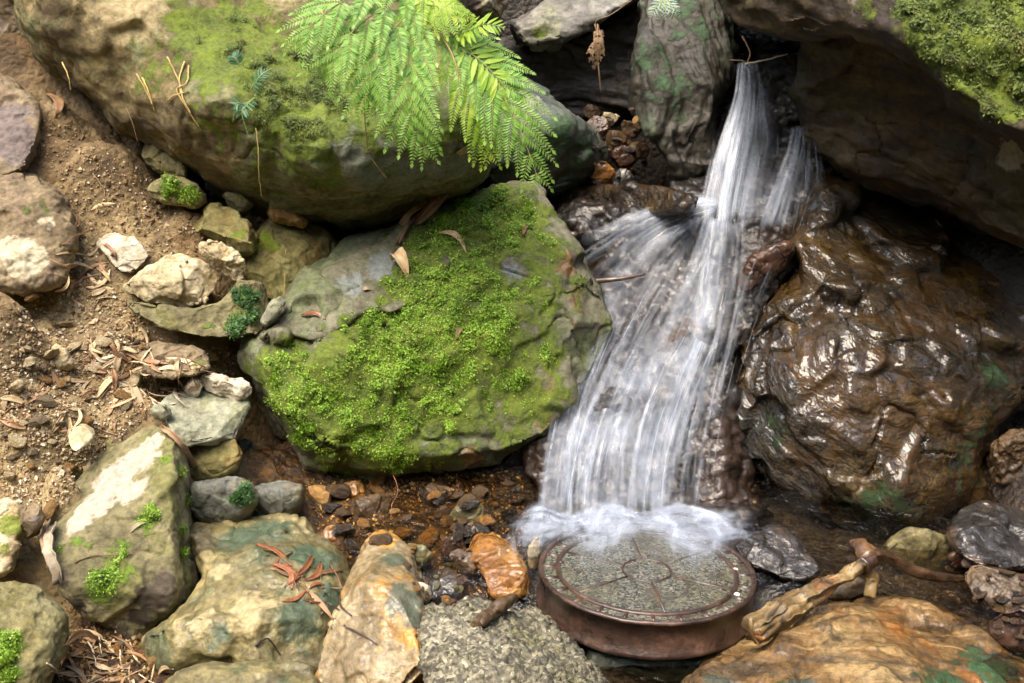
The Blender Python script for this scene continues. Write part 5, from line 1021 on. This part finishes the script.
# ------------------------------------------------------------------ ferns
def frond_parts(rachis, width, npin, nleaf, seed, leaf=0.040, lean=0.0, pin_ang=46, lw=0.16):
    """rachis: world points from base to tip; pinnae on both sides, each feathered with narrow leaflets"""
    rs = np.random.RandomState(seed); P = spline(rachis, 60)
    V, F = [], []; SV, SF = [], []
    def quadleaf(p, d, s, n, L, W):
        i = len(V)
        V.extend([p, p + d * L * 0.45 + s * W, p + d * L + n * L * -0.10, p + d * L * 0.45 - s * W]); F.append((i, i + 1, i + 2, i + 3))
    T = np.gradient(P, axis=0); T /= np.linalg.norm(T, axis=1)[:, None]
    view = np.array([-0.1, -0.75, 0.62])
    for i in range(npin):
        f = 0.10 + 0.90 * (i + 0.5) / npin; k = min(58, int(f * 59)); p = P[k]; t = T[k]
        nrm = view - (view @ t) * t; nrm /= np.linalg.norm(nrm); side = np.cross(t, nrm)
        prof = min(1.0, 0.55 + 1.6 * f) * (1 - f ** 2.2 * 0.82)
        prof = max(prof, 0.10)
        for sg in (-1, 1):
            L = width * prof * rs.uniform(0.85, 1.1); a = rad(pin_ang + rs.uniform(-4, 4) - 12 * f)
            d0 = t * math.cos(a) + side * sg * math.sin(a); droop = np.array([0, 0, -1]) * rs.uniform(0.20, 0.45)
            q = np.linspace(0, 1, 14)[:, None]; Q = p + d0 * L * q + droop * L * q ** 2 * 0.6 + t * L * 0.14 * q ** 2 + nrm * L * rs.uniform(-.06, .1) * q
            SV.append((Q, 0.0006))
            nl = max(4, int(nleaf * 1.45 * prof)); dQ = np.gradient(Q, axis=0); dQ /= np.linalg.norm(dQ, axis=1)[:, None]
            for j in range(nl):
                g = (j + 0.6) / nl; kk = min(13, int(g * 13)); c = Q[kk] + (Q[min(13, kk + 1)] - Q[kk]) * (g * 13 - kk)
                tt = dQ[kk]; nn = nrm - (nrm @ tt) * tt; nn /= np.linalg.norm(nn); ss = np.cross(tt, nn)
                l = leaf * (1 - 0.75 * g ** 1.8) * rs.uniform(0.9, 1.1) * (0.5 + 0.5 * prof)
                for s2 in (-1, 1):
                    aa = rad(62 - 16 * g + rs.uniform(-3, 3)); d = tt * math.cos(aa) + ss * s2 * math.sin(aa) + nn * rs.uniform(-0.12, 0.08); d /= np.linalg.norm(d)
                    b = np.cross(nn, d); quadleaf(c, d, b, nn, l, l * lw)
            quadleaf(Q[-1], dQ[-1], np.cross(nrm, dQ[-1]), nrm, leaf * 0.5, leaf * 0.14)
    return P, np.array(V), np.array(F), SV
def simple_frond_parts(rachis, width, n, seed, lw=0.11):
    rs = np.random.RandomState(seed); P = spline(rachis, 60); T = np.gradient(P, axis=0); T /= np.linalg.norm(T, axis=1)[:, None]
    V, F = [], []; view = np.array([-0.1, -0.75, 0.62])
    for i in range(n):
        f = 0.08 + 0.92 * (i + .5) / n; k = min(58, int(f * 59)); t = T[k]; nrm = view - (view @ t) * t; nrm /= np.linalg.norm(nrm); side = np.cross(t, nrm)
        L = width * max(0.12, math.sin(math.pi * (0.2 + 0.8 * f)) ** 0.7)
        for sg in (-1, 1):
            a = rad(64 - 22 * f + rs.uniform(-5, 5)); d = t * math.cos(a) + side * sg * math.sin(a) + nrm * rs.uniform(-.2, .1); d /= np.linalg.norm(d); b = np.cross(nrm, d)
            L2 = L * rs.uniform(.85, 1.1); j = len(V); W = L2 * lw
            V.extend([P[k], P[k] + d * L2 * .25 + b * W, P[k] + d * L2 * .7 + b * W * .8 - nrm * L2 * .05, P[k] + d * L2 - nrm * L2 * .12, P[k] + d * L2 * .7 - b * W * .8 - nrm * L2 * .05, P[k] + d * L2 * .25 - b * W])
            F.extend([(j, j + 1, j + 4, j + 5), (j + 1, j + 2, j + 3, j + 4)])
    return P, np.array(V), np.array(F), []
def add_frond(root, org, rachis, mat, width=0.11, npin=13, nleaf=17, seed=1, simple=False, stem='fern_stem', **kw):
    w = [PY(*p) for p in rachis]
    P, V, F, SV = simple_frond_parts(w, width, npin, seed) if simple else frond_parts(w, width, npin, nleaf, seed, **kw)
    SVt = [(P, np.linspace(0.0022, 0.0008, len(P)))] + [(Q, r) for Q, r in SV]
    VV, FF, MI = [V - org], [tuple(f) for f in F], [0] * len(F); o = len(V)
    for Q, r in SVt:
        v, f = tube_arrays(Q - org, r, 5); VV.append(v); FF += [tuple(dict.fromkeys(np.array(g) + o)) for g in f]; MI += [1] * len(f); o += len(v)
    me = bpy.data.meshes.new('frond'); me.from_pydata([tuple(map(float, x)) for x in np.vstack(VV)], [], [tuple(int(i) for i in g) for g in FF])
    me.materials.append(mat); me.materials.append(M[stem]); me.polygons.foreach_set('material_index', np.array(MI, np.int32)); me.update()
    fr = link('frond', me, root)
    return fr
M['fern_stem'] = plain('fern_stem', [(0.16, 0.20, 0.05), (0.30, 0.32, 0.10)], 20, 0.5)
def build_fern():
    org = PY(430, 15, 3.72)
    root = empty('fern', tuple(org), 'lush bright green fern hanging over the right end of the overhanging boulder', 'fern')
    G, L, D = M['fern'], M['fern_lime'], M['fern_dry']
    A = lambda *a, **k: add_frond(root, org, *a, **k)
    A([(430, -30, 3.62), (380, -14, 3.50), (338, 4, 3.42), (312, 26, 3.38), (298, 46, 3.37)], G, .15, 6, 15, 11)
    A([(430, -15, 3.62), (390, 4, 3.48), (356, 28, 3.40), (336, 54, 3.36), (326, 76, 3.36)], G, .16, 7, 16, 12)
    A([(430, -5, 3.60), (400, 22, 3.46), (378, 52, 3.38), (370, 84, 3.34), (374, 112, 3.34)], G, .155, 7, 16, 13)
    A([(432, 5, 3.60), (412, 42, 3.44), (408, 82, 3.36), (414, 118, 3.33), (428, 156, 3.33)], G, .165, 8, 17, 15)
    A([(430, 18, 3.62), (466, 46, 3.52), (496, 84, 3.44), (520, 130, 3.40), (540, 184, 3.39)], G, .185, 10, 18, 19)
    A([(436, 30, 3.62), (460, 72, 3.48), (476, 104, 3.43), (486, 132, 3.42), (492, 158, 3.42)], L, .13, 7, 14, 21)
    A([(432, 32, 3.66), (452, 34, 3.56), (470, 30, 3.50), (486, 24, 3.47), (505, 28, 3.46)], L, .070, 14, 0, 22, simple=True)
    A([(432, 36, 3.62), (468, 52, 3.50), (492, 72, 3.45), (508, 94, 3.43), (519, 118, 3.42)], L, .085, 16, 0, 23, simple=True)
    A([(405, -25, 3.66), (425, -6, 3.56), (442, 8, 3.52), (462, 20, 3.50)], L, .12, 6, 13, 24)
    st = [PY(*p) for p in [(428, 20, 3.58), (450, 50, 3.48), (460, 85, 3.44), (463, 122, 3.42)]]
    link('dead_stalk', tube_mesh('dead_stalk', spline(st, 30) - org, np.linspace(.0035, .002, 30), M['root'], 6), root)
build_fern()
o2 = PY(252, 100, 3.52)
bf = empty('small_fern', tuple(o2), 'tiny blue-green fern sprig growing from the moss of the overhanging boulder', 'fern')
for i, r in enumerate([[(252, 100, 3.56), (244, 104, 3.50), (236, 104, 3.48), (233, 122, 3.48)], [(254, 98, 3.56), (246, 106, 3.49), (242, 114, 3.47), (249, 138, 3.47)], [(250, 90, 3.60), (256, 82, 3.58), (262, 74, 3.58), (272, 68, 3.6)], [(240, 66, 3.68), (235, 58, 3.68), (228, 56, 3.7)]]):
    add_frond(bf, o2, r, M['fern_blue'], .034, 9, 0, 50 + i, simple=True)
o3 = PY(597, 22, 4.3)
df = empty('dead_fern', tuple(o3), 'withered brown fern hanging from a thin stem before the black hollow', 'fern')
link('stem', tube_mesh('stem', spline([PY(640, -6, 4.3), PY(612, 14, 4.28), PY(597, 20, 4.28), PY(596, 28, 4.28)], 20) - o3, .0022, M['twig'], 5), df)
for i in range(3):
    rs_ = random.Random(i); add_frond(df, o3, [(596 + rs_.uniform(-2, 2), 24, 4.28), (595 + rs_.uniform(-5, 5), 38, 4.25 + .01 * i), (597 + rs_.uniform(-7, 7), 52, 4.25), (599 + rs_.uniform(-5, 5), 64 + rs_.uniform(-5, 8), 4.26)], M['twig'], .022, 6, 5, 70 + i, leaf=.015, stem='twig')
link('stalk', tube_mesh('stalk', spline([PY(597, 50, 4.26), PY(599, 72, 4.26), PY(601, 92, 4.27)], 12) - o3, np.linspace(.004, .002, 12), M['twig'], 5), df)
o4 = PY(672, 5, 4.16)
sf = empty('pale_sprig', tuple(o4), 'pale grey-green lichen sprig on the head of the tall upright rock', 'lichen')
for i in range(5):
    a = -0.9 + i * .5; add_frond(sf, o4, [(664, -4, 4.2), (664 + 10 * math.sin(a), 6, 4.15), (664 + 18 * math.sin(a), 14 + 6 * math.cos(a), 4.14)], M['lichen'] if 'lichen' in M else M.setdefault('lichen', leaf_mat('lichen', [(.2, (.14, .22, .17)), (.8, (.36, .46, .38))], .2, .7, 14)), .03, 8, 0, 90 + i, simple=True)

# ------------------------------------------------------------------ water
def water_material(name, streak=(38, 1.6), cover=0.55, soft=0.22, white=(0.70, 0.79, 0.95), seed=0.0, dist=0.45):
    """fast water: white aerated threads along the flow with clear water between them"""
    t = NT(name); tc = t.n('ShaderNodeTexCoord'); mp = t.n('ShaderNodeMapping'); mp.inputs['Scale'].default_value = (streak[0], streak[1], 1); mp.inputs['Location'].default_value = (seed, seed * 1.7, seed)
    t.l(tc.outputs['UV'], mp.inputs[0]); n = t.noise(mp.outputs[0], 1.0, 5, 0.62, dist)
    mp2 = t.n('ShaderNodeMapping'); mp2.inputs['Scale'].default_value = (streak[0] * .22, streak[1] * 2.2, 1); mp2.inputs['Location'].default_value = (seed * 2, seed, 3)
    t.l(tc.outputs['UV'], mp2.inputs[0]); n2 = t.noise(mp2.outputs[0], 1.0, 4, 0.6, 0.5)
    d = t.attr('dens')
    k = t.math('ADD', t.math('MULTIPLY', n, 0.62), t.math('MULTIPLY', n2, 0.38))
    th = t.math('SUBTRACT', 1.0 - cover, t.math('MULTIPLY', t.math('SUBTRACT', d, 0.5), 0.24))
    al = t.math('DIVIDE', t.math('SUBTRACT', k, t.math('SUBTRACT', th, soft * 0.5)), soft, clamp=True)
    al = t.math('MULTIPLY', t.math('POWER', al, 1.6), t.math('MINIMUM', t.math('MULTIPLY', d, 0.66), 0.64))
    df_ = t.n('ShaderNodeBsdfDiffuse'); t.set(df_.inputs[0], white); tr = t.n('ShaderNodeBsdfTranslucent'); t.set(tr.inputs[0], white)
    gl = t.n('ShaderNodeBsdfGlossy'); gl.inputs['Roughness'].default_value = 0.25
    m1 = t.n('ShaderNodeMixShader'); m1.inputs[0].default_value = 0.45; t.l(df_.outputs[0], m1.inputs[1]); t.l(tr.outputs[0], m1.inputs[2])
    m2 = t.n('ShaderNodeMixShader'); m2.inputs[0].default_value = 0.06; t.l(m1.outputs[0], m2.inputs[1]); t.l(gl.outputs[0], m2.inputs[2])
    tp = t.n('ShaderNodeBsdfTransparent'); m3 = t.n('ShaderNodeMixShader'); t.l(al, m3.inputs[0]); t.l(tp.outputs[0], m3.inputs[1]); t.l(m2.outputs[0], m3.inputs[2])
    return t.done(m3.outputs[0])
WM = [water_material('falling_water_%s' % c, (s, l), cv, sf_, seed=sd_) for c, s, l, cv, sf_, sd_ in (('a', 32, 0.8, .362, .25, 1.3), ('b', 58, 1.0, .355, .21, 7.7), ('c', 15, 0.9, .352, .30, 4.1))]
def guides_grid(guides, nu, nt, off=0.0, wave=0.012, seed=0, tf=(.04, .10)):
    """guides: lines of (px, py, y, density) from left to right; off moves the sheet towards the viewer"""
    G = []
    for g in guides:
        g = np.array(g, float); W = np.stack([PY(a, b, c - off) for a, b, c, _ in g]); G.append(np.hstack([spline(W, nt), spline(np.repeat(g[:, 3:4], 3, 1), nt)[:, :1]]))
    G = np.array(G)                                       # guide, t, (x y z d)
    S = np.stack([spline(G[:, j, :], nu) for j in range(nt)], 1)
    P, D = S[..., :3].copy(), S[..., 3].copy()
    q = P.reshape(-1, 3) * np.array([9, 9, 2.5]) + seed * 3.1
    P[..., 1] += (wave * fbm(q, 3)).reshape(nu, nt); P[..., 2] += (wave * 0.5 * fbm(q + 20, 3)).reshape(nu, nt)
    u = np.linspace(0, 1, nu)[:, None]; t_ = np.linspace(0, 1, nt)[None]
    edge = sstep(u, 0, .22) * sstep(1 - u, 0, .22) * sstep(t_, 0, tf[0]) * sstep(1 - t_, 0, tf[1])
    wid = np.linalg.norm(P[-1] - P[0], axis=-1).mean(); ln = np.linalg.norm(np.diff(P, axis=1), axis=-1).sum(1).mean()
    uv = np.stack([np.broadcast_to(u * wid, (nu, nt)), np.broadcast_to(t_ * ln, (nu, nt))], -1).reshape(-1, 2)
    edge = edge * sstep(1 - t_ + 0.10 * perlin(np.stack([u[:, 0] * wid * 28 + seed, u[:, 0] * 0, u[:, 0] * 0 + seed], 1))[:, None], 0.0, .12)
    return P.reshape(-1, 3), np.clip(D * edge, 0, 1.2).ravel(), uv
WV, WF, WD, WU, WI = [], [], [], [], []
def sheet(guides, off, mi, nu=70, nt=90, wave=.012, seed=0, tf=(.04, .10)):
    P, D, uv = guides_grid(guides, nu, nt, off, wave, seed, tf); o = sum(len(v) for v in WV)
    i = (np.arange(nu - 1)[:, None] * nt + np.arange(nt - 1)[None]).ravel()
    WV.append(P); WD.append(D); WU.append(uv); WF.append(np.stack([i, i + 1, i + nt + 1, i + nt], 1) + o); WI.append(np.full(len(i), mi))
def threads(guides, n, off, w, seed, tmin=.0, tmax=1.0, dens=1.0):
    """single thin threads of water, each a narrow ribbon along the flow"""
    rs = np.random.RandomState(seed); P, D, _ = guides_grid(guides, 60, 80, off, .016, seed); P = P.reshape(60, 80, 3); D = D.reshape(60, 80)
    for k in range(n):
        u = rs.uniform(0.02, .98) * 58; a = rs.uniform(tmin, tmax - .15); b = min(1, a + rs.uniform(.15, .55)); m = 16
        tt = np.linspace(a, b, m) * 78; uu = np.clip(u + np.linspace(0, rs.normal() * 2.0, m), 0, 58.9); i, j = uu.astype(int), tt.astype(int); fi, fj = (uu - i)[:, None], (tt - j)[:, None]
        Q = P[i, j] * (1 - fi) * (1 - fj) + P[i + 1, j] * fi * (1 - fj) + P[i, j + 1] * (1 - fi) * fj + P[i + 1, j + 1] * fi * fj
        if rs.rand() > D[i[8], j[8]] * 1.3: continue
        Q = Q + np.array([0, -1, .3]) * rs.uniform(-.008, .03); T = np.gradient(Q, axis=0); T /= np.linalg.norm(T, axis=1)[:, None] + 1e-9
        s = np.cross(T, np.array([0.05, -1, .45])); s /= np.linalg.norm(s, axis=1)[:, None] + 1e-9
        ww = w * rs.uniform(.5, 1.6) * (np.sin(np.linspace(.05, 1, m) * math.pi * .97) ** .6)[:, None]
        V = np.stack([Q - s * ww, Q + s * ww], 1).reshape(-1, 3); o = sum(len(v) for v in WV)
        f = np.array([(2 * x, 2 * x + 1, 2 * x + 3, 2 * x + 2) for x in range(m - 1)]) + o
        WV.append(V); WF.append(f); WI.append(np.full(m - 1, 3)); WU.append(np.zeros((2 * m, 2))); fade = np.repeat(np.sin(np.linspace(.02, .98, m) * math.pi), 2); WD.append(fade * dens * rs.uniform(.35, 1))
def thread_material():
    t = NT('water_thread'); d = t.attr('dens'); w = (0.66, 0.75, 0.92)
    df_ = t.n('ShaderNodeBsdfDiffuse'); t.set(df_.inputs[0], w); tr = t.n('ShaderNodeBsdfTranslucent'); t.set(tr.inputs[0], w)
    m1 = t.n('ShaderNodeMixShader'); m1.inputs[0].default_value = .5; t.l(df_.outputs[0], m1.inputs[1]); t.l(tr.outputs[0], m1.inputs[2])
    tp = t.n('ShaderNodeBsdfTransparent'); m3 = t.n('ShaderNodeMixShader'); t.l(t.math('MULTIPLY', d, .62), m3.inputs[0]); t.l(tp.outputs[0], m3.inputs[1]); t.l(m1.outputs[0], m3.inputs[2])
    return t.done(m3.outputs[0])
f8 = STONES['B8'][1]
def on8(px, py, d): return (px, py, float(f8([(px, py)])[0][0]), d)
# the upper jet, the thin veil and the side jet
jet = [[(732, 60, 4.36, .7), (724, 95, 4.30, .8), (708, 135, 4.22, .85), (694, 172, 4.13, .9), (682, 238, 3.95, .8)],
       [(742, 58, 4.36, .95), (740, 95, 4.29, 1), (730, 135, 4.20, 1), (722, 172, 4.11, 1), (708, 248, 3.92, 1)],
       [(752, 58, 4.36, .9), (755, 95, 4.29, .9), (752, 135, 4.20, .85), (744, 172, 4.11, .9), (732, 248, 3.92, 1)],
       [(762, 60, 4.37, .7), (774, 95, 4.31, .65), (780, 135, 4.24, .6), (776, 172, 4.15, .6), (768, 244, 3.97, .7)],
       [(770, 64, 4.40, .5), (792, 95, 4.34, .5), (804, 135, 4.27, .5), (806, 172, 4.18, .5), (800, 232, 4.04, .4)]]
side = [[(784, 130, 4.26, .6), (774, 150, 4.20, .7), (758, 182, 4.12, .8), (738, 232, 3.98, .8)], [(797, 124, 4.25, .7), (794, 150, 4.18, .8), (784, 184, 4.10, .8), (766, 240, 3.96, .8)],
        [(806, 126, 4.25, .7), (808, 150, 4.18, .75), (806, 185, 4.10, .6), (794, 240, 3.98, .5)], [(818, 132, 4.27, .6), (830, 160, 4.20, .7), (834, 190, 4.14, .6), (824, 232, 4.04, .2)]]
fan = [[on8(722, 200, .9), on8(696, 190, .9), on8(660, 192, .8), on8(618, 204, .65), on8(566, 222, .5)], [on8(720, 205, 1), on8(690, 204, 1), on8(650, 216, .85), on8(608, 238, .7), on8(566, 262, .5)],
       [on8(718, 210, 1), on8(688, 220, .9), on8(652, 242, .8), on8(616, 276, .7), on8(584, 312, .6)], [on8(718, 214, 1), on8(694, 236, .9), on8(664, 270, .75), on8(634, 310, .7), on8(604, 352, .6)]]
def stream(c, n=5):
    """guides of one stream: centre line of (px, py, density, half width in px), laid on the stepped rock"""
    c = np.array(c, float); T = np.gradient(c[:, :2], axis=0); N = np.stack([-T[:, 1], T[:, 0]], 1); N /= np.linalg.norm(N, axis=1)[:, None]; N *= -np.sign(N[:, :1] + 1e-9) * -1
    out = []
    for u in np.linspace(-1, 1, n):
        g = []
        for k in range(len(c)):
            x, y = c[k, :2] + N[k] * u * c[k, 3]
            Y = float(f8([(x, y)])[0][0]) if y < 500 else 3.33 - (y - 500) * .0030
            g.append((x, y, Y, c[k, 2]))
        out.append(g)
    return out
streams = [[(668, 228, .5, 10), (632, 272, .6, 16), (598, 335, .7, 16), (576, 392, .8, 16), (564, 440, .85, 17), (558, 485, .8, 18), (554, 546, .7, 20)],
           [(702, 212, .7, 10), (668, 268, .65, 16), (632, 335, .7, 18), (606, 392, .8, 20), (590, 440, .9, 22), (582, 485, .9, 22), (580, 542, .9, 24)],
           [(714, 210, .9, 10), (694, 268, .7, 14), (664, 330, .6, 16), (640, 390, .8, 20), (624, 440, .9, 22), (618, 485, .85, 24), (616, 550, .9, 26)],
           [(722, 210, 1, 12), (716, 265, .85, 16), (704, 325, .9, 20), (684, 372, .95, 24), (664, 425, .9, 26), (654, 480, .85, 26), (650, 544, .95, 28)],
           [(738, 212, .9, 12), (738, 262, .7, 16), (728, 318, .7, 18), (714, 368, .75, 18), (700, 425, .75, 20), (692, 480, .7, 22), (690, 538, .85, 24)],
           [(772, 215, .6, 12), (764, 258, .45, 12), (746, 310, .4, 12), (730, 365, .35, 10), (718, 425, .35, 10), (712, 480, .35, 12), (712, 533, .4, 14)]]
veil = [[on8(680, 208, .6), on8(640, 250, .5), on8(604, 310, .5), on8(580, 365, .5), on8(560, 415, .5), on8(548, 460, .45), (540, 522, 3.32, .4)]] + [[p for p in stream(c_, 1)[0]] for c_ in streams]
for k, (off, mi) in enumerate(((.0, 0), (.018, 1))): sheet(jet, off, mi, seed=k); sheet(side, off, mi, seed=k + 3)
sheet(side, .03, 2, seed=8); sheet(jet, .03, 2, seed=9)
for k, (off, mi) in enumerate(((.045, 0), (.065, 2))): sheet(fan, off, mi, seed=k + 5, wave=.02)
sheet(veil, .035, 0, 110, 120, seed=11, wave=.03); sheet(veil, .06, 2, 110, 120, seed=12, wave=.03)
for k, c_ in enumerate(streams):
    w_ = [(a_, b_, d_, h_ * 1.35) for a_, b_, d_, h_ in c_]
    sheet(stream(w_), .045, (1, 0, 2)[k % 3], 40, 110, seed=31 + k, wave=.022); sheet(stream(c_), .07, (2, 1, 0)[k % 3], 40, 110, seed=51 + k, wave=.026)
    threads(stream(w_), 10, .065, .0011, 60 + k, dens=.6)
sheet(side, .05, 1, seed=14); sheet(jet[:4], .05, 1, seed=15); sheet(fan, .085, 1, seed=16, wave=.025); sheet(fan, .03, 2, seed=17, wave=.03)
threads(jet, 22, .03, .0010, 1, dens=.6); threads(side, 16, .03, .0010, 2, dens=.6); threads(fan, 22, .07, .0010, 3, dens=.6)
# splash where the water lands, running out over the back of the cover
spl = [[(474, 520, 3.36, .2), (462, 532, 3.28, .35), (450, 544, 3.18, .1)], [(512, 512, 3.36, .35), (502, 530, 3.24, .45), (490, 552, 3.10, .15)], [(540, 496, 3.36, 1.0), (528, 530, 3.20, .95), (514, 580, 3.0, .3)], [(575, 506, 3.35, .9), (570, 528, 3.18, .9), (560, 552, 3.0, .2)],
       [(606, 494, 3.35, .95), (602, 526, 3.16, .95), (590, 596, 2.9, .3)], [(640, 508, 3.35, .9), (644, 524, 3.16, .9), (652, 556, 2.92, .2)], [(676, 496, 3.35, .95), (686, 528, 3.16, .95), (700, 602, 2.9, .3)],
       [(708, 504, 3.37, .9), (728, 526, 3.22, .85), (756, 560, 3.0, .3)], [(738, 502, 3.40, .6), (764, 526, 3.28, .55), (800, 606, 3.0, .3)], [(775, 514, 3.40, .3), (800, 528, 3.30, .3), (830, 566, 3.1, .1)]]
def lift(g, dz): 
    return [[(a, b, min(c, YZ(a, b, .012 + dz)), d) for a, b, c, d in l] for l in g]
sheet(lift(spl, .004), .0, 4, 160, 60, .008, 21, (.22, .35)); sheet(lift(spl, .02), .004, 5, 160, 60, .018, 22, (.22, .35)); sheet(lift(spl, .012), .002, 5, 160, 60, .012, 24, (.22, .35))
mist = [[(a_, 536, 3.18, .5) , (a_ - 2, 512 + 12 * math.sin(a_ * .3), 3.24, .45), (a_ + 3 * math.sin(a_), 484 + 18 * math.sin(a_ * .21), 3.27, .1)] for k, a_ in enumerate(range(500, 745, 24))]
sheet(mist, .0, 4, 120, 40, .05, 23, (.3, .6)); sheet(mist, .03, 5, 120, 40, .05, 27, (.3, .6))
rs_ = np.random.RandomState(5)
def splash(n, x0, x1, seed):
    rs = np.random.RandomState(seed)
    for k in range(n):
        px = rs.uniform(x0, x1); p = PY(px, rs.uniform(506, 524), 3.30); p[2] = .01
        v = np.array([rs.normal() * .35 + (px - 630) / 200 * .5, -rs.uniform(.1, .8), rs.uniform(.25, 1.1)]) * rs.uniform(.5, 1.0); m = 10
        t_ = np.linspace(0, rs.uniform(.08, .2), m)[:, None]; Q = p + v * t_ + np.array([0, 0, -4.9]) * t_ ** 2; Q[:, 2] = np.maximum(Q[:, 2], .006)
        T = np.gradient(Q, axis=0); s = np.cross(T, np.array([0.05, -1, .45])); s /= np.linalg.norm(s, axis=1)[:, None] + 1e-9
        ww = rs.uniform(.0008, .0026) * np.sin(np.linspace(.08, .95, m) * math.pi)[:, None]; V = np.stack([Q - s * ww, Q + s * ww], 1).reshape(-1, 3); o = sum(len(v) for v in WV)
        WV.append(V); WF.append(np.array([(2 * x, 2 * x + 1, 2 * x + 3, 2 * x + 2) for x in range(m - 1)]) + o); WI.append(np.full(m - 1, 3)); WU.append(np.zeros((2 * m, 2))); WD.append(np.repeat(np.sin(np.linspace(.1, .95, m) * math.pi), 2) * rs.uniform(.3, .9))

me = mesh_arrays('waterfall', np.vstack(WV), np.vstack(WF), None, True, {'dens': np.concatenate(WD)}, np.vstack(WU))
FM = [water_material('foam_a', (7, 5), .42, .36, seed=2.2, dist=1.6), water_material('foam_b', (18, 8), .38, .32, seed=5.2, dist=1.2)]
for m_ in WM + [thread_material()] + FM: me.materials.append(m_)
me.polygons.foreach_set('material_index', np.concatenate(WI).astype(np.int32))
tag(link('waterfall', me), 'white waterfall spilling down the dark stepped rock onto the cover', 'waterfall', kind='structure')

def pool_material():
    t = NT('clear_stream_water'); v = t.coord(); n = t.noise(v, 14, 4, 0.55, 0.6); n2 = t.noise(v, 45, 3, 0.5)
    nb = t.bump(t.math('ADD', n, t.math('MULTIPLY', n2, .3)), 1.0, 0.03)
    fr = t.n('ShaderNodeFresnel'); fr.inputs['IOR'].default_value = 1.33; t.l(nb, fr.inputs['Normal'])
    gl = t.n('ShaderNodeBsdfGlossy'); gl.inputs['Roughness'].default_value = 0.06; t.l(nb, gl.inputs['Normal'])
    tp = t.n('ShaderNodeBsdfTransparent'); t.set(tp.inputs[0], (0.80, 0.74, 0.62)); m = t.n('ShaderNodeMixShader'); t.l(fr.outputs[0], m.inputs[0]); t.l(tp.outputs[0], m.inputs[1]); t.l(gl.outputs[0], m.inputs[2])
    return t.done(m.outputs[0])
def build_pool():
    X = np.linspace(-0.75, 1.9, 190); Y = np.linspace(2.3, 3.75, 110); gx, gy = np.meshgrid(X, Y)
    V = np.stack([gx.ravel(), gy.ravel(), np.full(gx.size, -0.030)], 1); V[:, 2] += .004 * fbm(V * np.array([9, 9, 1]), 3) + .012 * np.clip((V[:, 1] - 2.9), 0, .5) - 0.11 * sstep(-V[:, 1], -2.95, -2.72) * sstep(-V[:, 0], -0.85, -0.7)
    i = (np.arange(109)[:, None] * 190 + np.arange(189)[None]).ravel(); F = np.stack([i, i + 1, i + 191, i + 190], 1)
    tag(link('water', mesh_arrays('water', V, F, pool_material())), 'shallow clear stream water round the stones', 'water', kind='structure')
build_pool()
